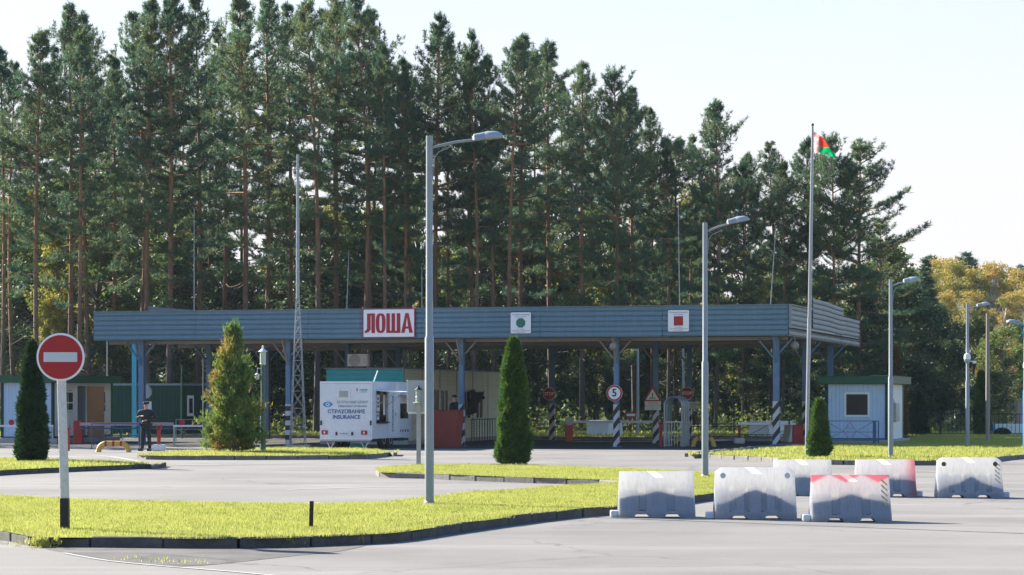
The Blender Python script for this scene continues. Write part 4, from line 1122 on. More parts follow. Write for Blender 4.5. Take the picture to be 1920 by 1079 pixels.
mb = MB(); mb.box(-.45, .45, -.45, .45, 0, .06); mb.build('footing', M_conc, e)

# ---------------------------------------------------------------- flagpole and flag
Y = F * (CAM_H - IH) / (856 - HOR); Xb = at(1512.5, Y); ht = zat(236, Y) - IH; dx = at(1523.5, Y) - Xb
e = empty('flagpole', (Xb, Y, IH), 0, 'tall leaning white flagpole on the lawn by the right booth', 'flagpole')
mb = MB(); mb.tube([(0, 0, -.05), (dx * .42, 0, ht * .42)], .058, 12); mb.tube([(dx * .42, 0, ht * .4201), (dx, 0, ht)], [.047, .034], 12); mb.build('pole', M_steel, e, smooth=True)
mb = MB(); mb.lathe([(.045, 0), (.05, .03), (.03, .07)], 10); mb.build('finial', M_black, e, loc=(dx, 0, ht))
mb = MB(); mb.box(-.16, .16, -.16, .16, 0, .025); mb.build('base_plate', M_steel, e)
mb = MB(); mb.tube([(.06, -.05, 1.2), (dx * .5 + .06, -.05, ht * .5), (dx + .03, -.04, ht - .1)], .006, 5); mb.build('halyard', M_signwhite, e)
M_flag = {k: mat('flag_' + k, c, .7, var=.04, trans=.45) for k, c in (('red', (.75, .05, .025)), ('green', (.0, .36, .12)), ('white', (.8, .78, .76)))}
mb = MB(); nx, nz_ = 30, 24
top = lambda u: np.interp(u, [0, .2, .45, .7, .9, 1], [247, 252, 263, 277, 291, 294])
bot = lambda u: np.interp(u, [0, .2, .45, .7, .9, 1], [285.5, 286, 289, 292, 296, 297.5])
vs = []
for i in range(nx + 1):
    for j in range(nz_ + 1):
        u, v = i / nx, j / nz_
        px = 1526 + 43 * u + (1 - v) * 0; py = bot(u) * (1 - v) + top(u) * v
        yy = .05 * math.sin(u * 9 + v * 2) + .03 * math.sin(u * 17 - 3 * v)
        vs.append((at(px, Y) - Xb, yy, zat(py, Y) - IH))
for i in range(nx):
    for j in range(nz_):
        u, v = (i + .5) / nx, (j + .5) / nz_
        if u < .24:
            a = i % 7; b = j % 8
            orn = (abs(a - 3) + abs(b - 4)) in (1, 3) or (i in (0, 6) and j % 2 == 0)
            mi = 0 if orn else 2
        else: mi = 0 if v > .36 + .64 * min(1, max(0, (u - .42) / .30)) else 1
        k = i * (nz_ + 1) + j
        mb.add([], []); mb.f.append((k, k + nz_ + 1, k + nz_ + 2, k + 1)); mb.mi.append(mi)
mb.v = vs
fl = mb.build('flag', None, None, mats=[M_flag['red'], M_flag['green'], M_flag['white']], smooth=True, loc=(Xb, Y, IH))
tag(fl, 'red and green flag with ornamental white hoist band flying from the flagpole', 'flag')

# ---------------------------------------------------------------- no entry sign
Y = 33.5; zb = IH; Xs = at(120, Y); s = F / Y
e = empty('no_entry_sign', (Xs, Y, zb), 0, 'large round red no entry sign on a whitewashed concrete post in the foreground', 'road sign')
hs = zat(650, Y) - zb; lean = at(112, Y) - at(120, Y)
mb = MB(); mb.bar((lean * .28 * 0 , .06, .44), (lean, .06, hs), .115, .10); mb.build('post', M_conc_white, e, bevel=.012)
mb = MB(); mb.bar((0.004, .06, -.1), (0, .06, .439), .118, .104); mb.build('post_foot', M_black, e)
xc, zc = at(114, Y) - Xs, zat(670, Y) - zb; r = 45 / s
mb = MB(); mb.prism([(xc + r * math.cos(R(k * 7.5)), zc + r * math.sin(R(k * 7.5))) for k in range(48)], -.02, -.002); mb.build('rim', M_signwhite, e)
r2 = r * .915
mb = MB(); mb.prism([(xc + r2 * math.cos(R(k * 7.5)), zc + r2 * math.sin(R(k * 7.5))) for k in range(48)], -.026, -.021); mb.build('face', M_signred, e)
mb = MB(); mb.box(xc - r * .70, xc + r * .70, -.031, -.0265, zc - r * .20, zc + r * .20); mb.build('bar', mat('aged_white_film', (.52, .56, .57), .4, var=.03), e)
mb = MB(); mb.box(xc - .2, xc + .2, -.0015, .012, zc + .1, zc + .13); mb.box(xc - .2, xc + .2, -.0015, .012, zc - .13, zc - .1); mb.build('bracket', M_chrome, e)
# dark stake
Y = F * (CAM_H - IH) / (992 - HOR)
mb = MB(); hh = zat(940, Y) - IH
mb.bar((0, 0, -.05), (.012, 0, hh), .055, .05); mb.box(-.012, .035, -.03, -.026, .1, .3)
tag(mb.build('stake', M_black, None, loc=(at(583, Y), Y, IH), bevel=.006), 'short black stake standing in the foreground grass', 'stake')

# ---------------------------------------------------------------- plastic water barriers
def barrier(px0, px1, ptop, pbase, label, kind, foot, rotz=0.0, red=None, sticker=False, pile=None):
    Y = F * CAM_H / (pbase - HOR) + .20; s = F / Y
    w = (px1 - px0) / s; h = zat(ptop, Y); X = at((px0 + px1) / 2, Y)
    e = empty('plastic_barrier', (X, Y, 0), rotz, label, 'road barrier', 'white plastic barriers across the road')
    nx, nz_ = 48, 30
    rounded = kind == 'round'
    def halfdepth(z):
        t = z / h
        if t < .14: return .215
        if t < .20: return .215 - .02 * (t - .14) / .06
        return np.interp(t, [.20, .34, .60, .95, 1], [.195, .15, .085, .055, .045])
    def zlim(u):
        lo = 0.0
        for c in (-.24, .24):
            d = abs(u - c * w / 1.2)
            if d < .13: lo = max(lo, .055 * min(1, (.13 - d) / .04))
        hi = h
        if rounded:
            d = w / 2 - abs(u)
            if d < .09: hi = h - (.09 - d) * .75
        return lo, hi
    def surf(inset=0.0, ztop=None, widen=0.0):
        mb = MB(); vs = []
        for side in (-1, 1):
            for i in range(nx + 1):
                u = (i / nx - .5) * (w - 2 * inset)
                lo, hi = zlim(u)
                if ztop: hi = ztop(u)
                for j in range(nz_ + 1):
                    z = lo + inset + (hi - lo - (2 * inset if not ztop else inset)) * j / nz_
                    d = halfdepth(z) - inset
                    # vertical grooves in the lower half
                    for c in (-.22, .22) if not rounded else (-.34, -.12, .12, .34):
                        q = abs(u - c * w / 1.2)
                        gw = .075 if not rounded else .05
                        if q < gw and .16 * h < z < .62 * h: d -= .045 * min(1, (gw - q) / .015) * min(1, (.62 * h - z) / .06)
                    t = 1 + .035 * (1 - z / h)   # slight spread towards the foot
                    vs.append((u * t, side * max(d, .02), z))
        n1 = (nx + 1) * (nz_ + 1); idx = lambda sd, i, j: sd * n1 + i * (nz_ + 1) + j
        fs = []
        for sd in (0, 1):
            for i in range(nx):
                for j in range(nz_):
                    q = (idx(sd, i, j), idx(sd, i + 1, j), idx(sd, i + 1, j + 1), idx(sd, i, j + 1)); fs.append(q)
        for i in range(nx):
            fs.append((idx(0, i, 0), idx(0, i + 1, 0), idx(1, i + 1, 0), idx(1, i, 0)))
            u = ((i + .5) / nx - .5) * w
            if ztop is None and -.16 < u < -.03: continue            # filler slot in the top
            fs.append((idx(0, i, nz_), idx(0, i + 1, nz_), idx(1, i + 1, nz_), idx(1, i, nz_)))
        for j in range(nz_):
            fs.append((idx(0, 0, j), idx(0, 0, j + 1), idx(1, 0, j + 1), idx(1, 0, j))); fs.append((idx(0, nx, j), idx(0, nx, j + 1), idx(1, nx, j + 1), idx(1, nx, j)))
        mb.add(vs, fs); return mb
    m = {None: M_plast, 'top': M_plast_top, 'right': M_plast_right}[red]
    surf().build('shell', m, e, smooth=True)
    pk, ed, sharp = pile or (.47, .36, 1.0)
    jit = random.random() * 6
    zt = lambda u: h * (ed + (pk - ed) * max(0, 1 - abs(u - .02) / (w * .45)) ** sharp) + .012 * math.sin(u * 13 + jit)
    surf(.014, zt).build('sand_fill', M_sand, e)
    x0 = (w / 2 + .0) * foot
    mb = MB(); a, b = sorted((x0 * 1.03, x0 * 1.03 + .13 * foot)); mb.box(a, b, -.15, .15, 0.0, .11); mb.build('coupling_foot', M_plast_foot, e, bevel=.015)
    if rounded:
        for sx in (-1, 1):
            mb = MB(); mb.lathe([(.045, 0), (.045, .02), (.03, .028)], 16); mb.build('plug', M_plast_foot if 'leftmost' in label or 'second' in label else M_sticker2, e, loc=(sx * (w / 2 - .12), -.064, h - .13), rot=(R(90), 0, 0))
    if sticker:
        mb = MB()
        for k in range(5):
            z = h * .92 - k * .085; x = w / 2 - .13
            d = halfdepth(z - .05) + .004
            mb.add([(x, -halfdepth(z) - .006, z), (x, -halfdepth(z - .035) - .006, z - .03), (x + .10, -halfdepth(z - .10) - .006, z - .115), (x + .10, -halfdepth(z - .07) - .006, z - .085)], [(0, 1, 2, 3)])
        mb.build('warning_stripe', M_sticker, e)
    return e
M_plast = plastic('milky_plastic', (.78, .765, .735)); M_plast_top = plastic('milky_plastic_red_top', (.78, .765, .735), 'top'); M_plast_right = plastic('milky_plastic_red_end', (.78, .75, .73), 'right')
for _m in (M_plast, M_plast_top, M_plast_right): shade_blue_tint(_m, (.70, .81, 1.0))
M_plast_foot = mat('plastic_foot', (.50, .54, .60), .4, var=.05, dirt=(.45, .42, .38), dirt_amt=.3)
M_sand = mat('wet_sand', (.16, .15, .14), .9, var=.2)
M_sticker = mat('grey_yellow_sticker', (.45, .38, .16), .5, var=.5, scale=14)
M_sticker2 = mat('dark_olive_hole', (.09, .08, .03), .7, var=.4)
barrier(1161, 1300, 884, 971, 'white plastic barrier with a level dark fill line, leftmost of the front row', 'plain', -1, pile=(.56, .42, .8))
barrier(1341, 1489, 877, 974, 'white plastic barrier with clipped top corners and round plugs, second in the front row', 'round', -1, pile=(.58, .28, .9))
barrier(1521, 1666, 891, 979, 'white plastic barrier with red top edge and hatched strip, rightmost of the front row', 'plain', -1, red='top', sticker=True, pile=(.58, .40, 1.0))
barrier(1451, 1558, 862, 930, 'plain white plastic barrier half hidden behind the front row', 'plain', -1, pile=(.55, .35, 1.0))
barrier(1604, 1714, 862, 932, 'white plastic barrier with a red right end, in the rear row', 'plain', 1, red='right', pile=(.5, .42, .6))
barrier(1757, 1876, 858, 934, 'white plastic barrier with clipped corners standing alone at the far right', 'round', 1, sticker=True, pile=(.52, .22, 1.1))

# far concrete style barriers behind the lanes
def small_barrier(px, pb, w, label, rz=0.0, Y=None):
    Y = Y or F * CAM_H / (pb - HOR)
    mb = MB(); mb.prism([(-.25, 0), (.25, 0), (.22, .15), (.12, .5), (.09, .8), (-.09, .8), (-.12, .5), (-.22, .15)], -w / 2, w / 2)
    mb.prism([(-.27, .02), (.27, .02), (.24, .12), (-.24, .12)], -w / 2 + .1, -w / 2 + .35)
    o = mb.build('plastic_barrier', M_kwhite, None, loc=(at(px, Y), Y, 0 if Y < 112 else .06), rot=(0, 0, rz), bevel=.02); tag(o, label, 'road barrier')
small_barrier(1123, 820, 1.2, 'left of two small white barriers on the far grass behind the lifted boom', R(60), Y=121)
small_barrier(1145, 820, 1.2, 'right of two small white barriers on the far grass behind the lifted boom', R(60), Y=121.5)
small_barrier(1434, 822, 1.5, 'white barrier behind the right boom, left one of three', R(70), Y=116.5)
small_barrier(1462, 822, 1.3, 'white barrier behind the right boom, middle one of three', R(110), Y=116.5)
small_barrier(1481, 826, 1.2, 'white barrier end on beside the red cabinet, right one of three', R(8), Y=108)

# ---------------------------------------------------------------- boom barriers, cabinets, posts
def boom(px, pb, pt, wpx, label, m=M_orange, zb=0.0, Y=None, cap=True):
    Y = Y or F * (CAM_H - zb) / (pb - HOR); s = F / Y; w = wpx / s; h = zat(pt, Y) - zb
    e = empty('boom_barrier', (at(px, Y), Y, zb), 0, label, 'boom barrier')
    mb = MB(); mb.box(-w / 2, w / 2, -.15, .15, 0, h); mb.build('cabinet', m, e, bevel=.02)
    mb = MB(); mb.box(-w / 2 + .03, w / 2 - .03, -.156, -.151, h * .3, h * .9); mb.build('cabinet_door', m, e)
    if cap: mb = MB(); mb.lathe([(w * .52, -.08), (w * .52, .08)], 16); mb.build('hub', M_steel, e, loc=(0, -.1, h + .02), rot=(R(90), 0, 0))
    return e, Y, h
e, Yb1, h1 = boom(1067, 827, 791, 15, 'orange boom barrier cabinet with long white boom across the middle lane', Y=108)
mb = MB(); L = at(1240, Yb1) - at(1070, Yb1); mb.box(0.05, L, -.14, -.09, h1 - .06, h1 + .05); mb.build('boom', M_white, e)
mb = MB(); mb.box(.05, L, -.12, -.10, h1 - .9, h1 - .88); mb.build('lower_rail', M_steel, e)
def post(px, pb, pt, r, label, m=M_red, base=False, Y=None, zb=0.0):
    Y = Y or F * (CAM_H - zb) / (pb - HOR); h = zat(pt, Y) - zb
    e = empty('bollard', (at(px, Y), Y, zb), 0, label, 'post')
    mb = MB(); mb.box(-r, r, -r, r, 0, h - .12); mb.build('post', m, e, bevel=.008)
    mb = MB(); mb.bar((-r * 1.4, 0, h), (-r * 1.2, 0, h - .14), r * .8); mb.bar((r * 1.4, 0, h), (r * 1.2, 0, h - .14), r * .8); mb.box(-r * 1.7, r * 1.7, -r, r, h - .17, h - .121); mb.build('fork', m, e)
    if base: mb = MB(); mb.box(-.22, .22, -.22, .22, 0, .24); mb.build('block', M_kwhite, e, bevel=.03)
    return e
post(1239, 838, 788, .06, 'red boom rest post at the left side of the arched shelter')
post(1386, 832, 790, .05, 'thin red boom rest post with white block on the right lane', base=True)
post(128, 846, 797, .05, 'red rest post just right of the no entry sign post')
post(298, 846, 797, .06, 'red rest post beside the guard, with a white block', base=True)
e, Yb2, h2 = boom(1496, 838, 797, 20, 'dark red boom cabinet between the two right striped columns', m=M_red, Y=99, cap=False)
mb = MB(); L = at(1500, Yb2) - at(1387, Yb2); mb.box(-L, -.1, -.2, -.16, h2 + .0, h2 + .09); mb.build('boom', M_white, e)
mb = MB(); mb.box(-.42, -.34, -.24, -.21, h2 + .02, h2 + .16); mb.prism([(-1.08, h2 + .0), (-.92, h2 + .0), (-.86, h2 + .13), (-1.14, h2 + .13)], -.25, -.21); mb.build('boom_marker', M_red, e)
e, Yb3, h3 = boom(147, 830, 789, 17, 'red boom cabinet in front of the left booth with a faded red white boom', m=M_red, Y=104, cap=False)
mb = MB(); L = at(330, Yb3) - at(150, Yb3); mb.box(.1, L, -.22, -.17, h3 - .22, h3 - .08); mb.build('boom', mat('faded_pink_boom', (.50, .34, .38), .5, var=.25, scale=1.2, stretch=(1, 1, 1)), e)
mb = MB(); mb.box(.1, L, -.21, -.18, h3 - .36, h3 - .3); mb.build('lower_boom', M_railblue, e)
Y = 101.0
for px0, px1, pd, lab in ((-40, 100, 22, 'thin white barrier rail with red disc before the far left booth'), (325, 400, 342, 'thin white barrier rail with red disc left of the bush')):
    e = empty('barrier_rail', (at(px0, Y), Y, 0), 0, lab, 'barrier rail')
    z = zat(799, Y); mb = MB(); L = at(px1, Y) - at(px0, Y); mb.box(0, L, -.03, .03, z - .04, z + .04); mb.build('rail', M_white, e)
    mb = MB(); mb.prism([(at(pd, Y) - at(px0, Y) + .12 * math.cos(R(k * 22.5)), z + .15 + .12 * math.sin(R(k * 22.5))) for k in range(16)], -.06, -.04); mb.build('disc', M_red, e)
    mb = MB(); mb.box(.0, .07, -.035, .035, 0, z - .041); mb.box(L - .07, L, -.035, .035, 0, z - .041); mb.build('support', M_steel, e)

def arch(px0, px1, pt, pb, label, m1, seg, Y=None):
    Y = Y or F * CAM_H / (pb - HOR); w = at(px1, Y) - at(px0, Y); h = zat(pt, Y)
    e = empty('pipe_arch', (at((px0 + px1) / 2, Y), Y, 0), 0, label, 'pipe barrier', 'bent pipe lane guards')
    r = .10; pts = []; hw = w / 2 - r
    for k in range(9): a = R(180 - k * 90 / 8); pts.append((-hw + .28 + .28 * math.cos(a), 0, h - r - .28 + .28 * math.sin(a) + 0))
    for k in range(9): a = R(90 - k * 90 / 8); pts.append((hw - .28 + .28 * math.cos(a), 0, h - r - .28 + .28 * math.sin(a)))
    pts = [(-hw - .04, 0, -.02)] + pts + [(hw + .04, 0, -.02)]
    mb = MB(); mb.tube(pts, r, 12); mb.build('pipe', m1, e, smooth=True)
    for t in seg:
        mb = MB(); mb.tube([(t - .04, 0, h - r), (t + .04, 0, h - r)], r + .006, 12); mb.build('red_band', M_red, e, smooth=True)
    return e
arch(180, 246, 827, 848, 'ochre yellow bent pipe guard with three red bands before the left boom', M_yellow, (-.28, 0, .28))
arch(1296, 1342, 816, 838, 'orange bent pipe guard beside the second lamp pole', M_yellow, (-.2, .05, .25))
arch(1262, 1290, 818, 838, 'short orange bent pipe guard behind the arched shelter', M_yellow, (0,), Y=104)

# red metal box with a dark figure behind it
Y = 96.0
e = empty('red_box', (at(838, Y), Y, 0), R(-16), 'large brick red metal box with a tilted right edge in front of the cream pavilion', 'box')
mb = MB(); w = 50 / (F / Y) ; 
h = zat(770, Y)
mb.prism([(-.56, 0), (.34, -.0), (.46, h - .03), (-.56, h)], 0, .8); mb.build('box', mat('dull_brick_red_paint', (.30, .045, .03), .55, var=.15, dirt=(.16, .05, .04), dirt_amt=.6), e, bevel=.015)
mb = MB(); mb.box(-.58, .49, -.02, .82, h + .001, h + .03); mb.build('lid', M_red, e)

# blue railing in front of the right booth
Y = 95.6
X0, X1 = at(1548, Y), at(1648, Y); zt, zb = zat(789, Y), zat(833, Y)
e = empty('railing', (X0, Y, IH), 0, 'dark blue railing with a diamond ornament in front of the right booth', 'railing')
zt -= IH; zb = zb - IH; L = X1 - X0; zm = (zt + zb) / 2
mb = MB(); mb.box(0, L - .0, -.02, .02, zt - .03, zt); mb.build('top_rail', M_railblue, e)
mb = MB(); mb.box(0, L, -.02, .02, zb + .12, zb + .15); mb.build('bottom_rail', M_railblue, e)
mb = MB(); mb.box(0, L, -.012, .012, zm, zm + .02); mb.build('middle_rail', M_railblue, e)
for x, w in ((0.02, .03), (L - .18, .06), (L - .02, .02)):
    mb = MB(); mb.box(x - w, x + w, -.03, .03, -.02, zt - .031); mb.build('post', M_railblue, e)
c = L * .45; dz = (zt - zb) / 2 - .1; zc = zm + .04
mb = MB()
mb.tube([(0.05, -.03, zt - .05), (c - .25, -.03, zc), (0.05, -.03, zb + .2)], .013, 5); mb.tube([(L - .25, -.03, zt - .05), (c + .27, -.03, zc), (L - .25, -.03, zb + .2)], .013, 5)
mb.build('diagonal', M_railblue, e)
mb = MB(); mb.tube([(c, -.045, zc + dz), (c + .25, -.045, zc), (c, -.045, zc - dz), (c - .25, -.045, zc), (c, -.045, zc + dz)], .014, 5)
mb.tube([(c - .14, -.05, zc + .1), (c - .05, -.05, zc + .2), (c + .02, -.05, zc + .05), (c + .13, -.05, zc + .12)], .012, 5)
mb.build('diamond', mat('faded_pink_paint', (.35, .16, .26), .5, var=.1), e)

# light metal barricades at the left
def barricade(px0, px1, pt, pb, label, Y=None, m=M_steel):
    Y = Y or F * CAM_H / (pb - HOR); X0 = at(px0, Y); L = at(px1, Y) - X0; z = zat(pt, Y)
    e = empty('metal_barricade', (X0, Y, 0), 0, label, 'barricade', 'folding metal barricades')
    for a, b in (((0, 0, z), (L, 0, z)), ((0, 0, z - .45), (L, 0, z - .45))):
        mb = MB(); mb.tube([a, b], .018, 6); mb.build('rail', m, e)
    for x in (.0, L):
        mb = MB(); mb.tube([(x, 0, z), (x, 0, .02)], .018, 6); mb.bar((x, -.25, .02), (x, .25, .02), .03); mb.build('upright', m, e)
    for a, b in (((.05, 0, .12), (L * .5, .01, z - .03)), ((L * .5, -.01, .12), (L - .05, 0, z - .03)), ((L * .5, .02, .12), (.05, .02, z - .45))):
        mb = MB(); mb.tube([a, b], .012, 6); mb.build('cross_brace', m, e)
    return e
barricade(172, 262, 795, 842, 'dark blue tube barricade in front of the open door booth', m=M_railblue)
barricade(330, 408, 787, 826, 'grey folding barricade left of the bush', Y=112)
barricade(408, 470, 787, 826, 'grey folding barricade hidden partly by the bush', Y=112.2)
barricade(1295, 1385, 800, 828, 'dark low barricade with cross braces behind the second lamp pole', Y=108, m=M_black)
barricade(1388, 1490, 797, 828, 'dark low barricade behind the right white boom', Y=109, m=M_black)
# green bench
e = empty('bench', (at(214, 118), 118, .0), 0, 'small green bench on the far grass behind the left boom', 'bench')
mb = MB(); mb.box(-.45, .45, -.18, .18, .45, .5); mb.build('seat', M_green, e)
for x in (-.35, .35): mb = MB(); mb.box(x - .04, x + .04, -.15, .15, .0, .449); mb.build('leg', M_green, e)
# little red board far behind
mb = MB(); mb.box(-.3, .3, 0, .03, .9, 1.2); mb.box(-.03, .03, .031, .06, 0, 1.2); o = mb.build('notice_board', M_red, None, loc=(at(1183, 124), 124, .06)); tag(o, 'tiny red notice board on the far grass left of the pale blue lamp column', 'sign')
mb = MB(); mb.box(-.22, .22, -.004, -.001, .98, 1.1); mb.build('strip', M_signwhite, o)

# ---------------------------------------------------------------- arched glass shelter
Y = 97.2
e = empty('arched_shelter', (at(1262, Y), Y, 0), TH, 'narrow arched glass and steel turnstile shelter beside the striped column', 'shelter')
hw = .36; zt = 2.02; zs = zt - hw
M_alu = mat('dull_aluminium', (.32, .36, .36), .4, metal=.5, var=.1)
def hoop(y, r=.028):
    pts = [(-hw, y, 0), (-hw, y, zs)] + [(-hw * math.cos(R(k * 15)), y, zs + hw * math.sin(R(k * 15))) for k in range(1, 12)] + [(hw, y, zs), (hw, y, 0)]
    mb = MB(); mb.tube(pts, r, 6); mb.build('hoop', M_alu, e)
for k in range(4): hoop(k * .45)
for z in (.02, .98):
    mb = MB(); mb.box(hw - .02, hw + .03, .03, 1.32, z, z + .05); mb.box(-hw - .03, -hw + .02, .03, 1.32, z, z + .05); mb.box(-hw, hw, -.03, .03, z + .001, z + .049) if z > .5 else None; mb.build('rail', M_alu, e)
for k in range(3):
    vs = []; y0, y1 = k * .45 + .03, k * .45 + .42
    prof = [(-hw, 1.05), (-hw, zs)] + [(-hw * math.cos(R(q * 15)), zs + hw * math.sin(R(q * 15))) for q in range(1, 12)] + [(hw, zs), (hw, 1.05)]
    for x, z in prof: vs += [(x, y0, z), (x, y1, z)]
    mb = MB(); mb.add(vs, [(2 * i, 2 * i + 1, 2 * i + 3, 2 * i + 2) for i in range(len(prof) - 1)]); mb.build('glass_panel', M_polyglass, e)
for k in range(6):
    mb = MB(); x = -hw + (k + .5) * 2 * hw / 6; mb.box(x - .012, x + .012, -.012, .012, .03, .98); mb.build('bar', M_alu, e)
for k in range(8):
    mb = MB(); y = .08 + k * .17; mb.box(hw - .01, hw + .014, y - .012, y + .012, .071, .979); mb.build('bar', M_alu, e)

# ---------------------------------------------------------------- far fence, wall, round shrub
Yf = 118.0
e = empty('fence', (at(1699, Yf), Yf, IH), 0, 'long dark barred metal fence behind the right lawn', 'fence')
h = zat(776, Yf) - IH; L = at(1960, Yf) - at(1699, Yf)
mb = MB(); mb.box(0, L, -.015, .015, h - .04, h); mb.build('top_rail', M_black, e)
mb = MB(); mb.box(0, L, -.015, .015, .1, .13); mb.build('bottom_rail', M_black, e)
n = int(L / .205); bo = None
for k in range(n + 1):
    if bo is None: mb = MB(); mb.box(-.011, .011, -.011, .011, .131, h - .041); bo = mb.build('bar', M_black, e)
    else: o = bo.copy(); COL.objects.link(o); o.parent = e; o.location = (k * .205, 0, 0)
for px in (1764, 1856, 1948):
    x = at(px, Yf) - at(1699, Yf); mb = MB(); mb.box(x - .03, x + .03, -.05, -.016, -.4, h + .03); mb.build('post', M_black, e)
e = empty('mesh_fence', (at(1290, 127), 127, 0), 0, 'dark thin fence line along the wood edge behind the right lanes', 'fence')
mb = MB(); L = at(1720, 127) - at(1290, 127); mb.box(0, L, -.01, .01, 2.0, 2.03); mb.box(0, L, -.01, .01, .6, .63); mb.build('wire', M_black, e)
for k in range(6): mb = MB(); x = k * L / 5; mb.box(x - .03, x + .03, -.03, .03, 0, 2.1); mb.build('post', M_black, e)
Yw = 121.0
e = empty('low_white_wall', (at(1862, Yw), Yw, .06), 0, 'low white wall with blue end behind the fence at the far right', 'wall')
mb = MB(); mb.box(.1, 5, 0, .3, 0, zat(795, Yw) - .06); mb.build('wall', M_kwhite, e, bevel=.02)
mb = MB(); mb.box(0, .099, -.01, .31, 0, zat(794, Yw) - .06); mb.build('blue_edge', mat('bright_blue_pole', (.06, .30, .55)), e)
mb = MB(); mb.box(0, .7, 0, .5, 0, 1.75); o = mb.build('gate_pillar', mat('pink_brick_render', (.40, .26, .22), .8, var=.15), None, loc=(at(1908, 122.5), 122.5, .06)); tag(o, 'pinkish gate pillar at the far right behind the fence', 'pillar')

# ---------------------------------------------------------------- people
def skin_mesh(name, joints, edges, m, parent, sub=2):
    me = bpy.data.meshes.new(name); me.from_pydata([j[0] for j in joints], edges, [])
    o = bpy.data.objects.new(name, me); COL.objects.link(o)
    md = o.modifiers.new('skin', 'SKIN'); o.modifiers.new('sub', 'SUBSURF').levels = sub
    o.modifiers['sub'].render_levels = sub
    md.use_smooth_shade = True
    for i, j in enumerate(joints):
        r = j[1]; me.skin_vertices[0].data[i].radius = (r, r * .8 if not hasattr(r, '__len__') else r)
    me.skin_vertices[0].data[0].use_root = True
    dg = bpy.context.evaluated_depsgraph_get(); dg.update()
    m2 = bpy.data.meshes.new_from_object(o.evaluated_get(dg)); m2.name = name
    bpy.data.objects.remove(o); m2.materials.clear(); m2.materials.append(m)
    m2.polygons.foreach_set('use_smooth', [True] * len(m2.polygons))
    return link_mesh(name, m2, m, parent)

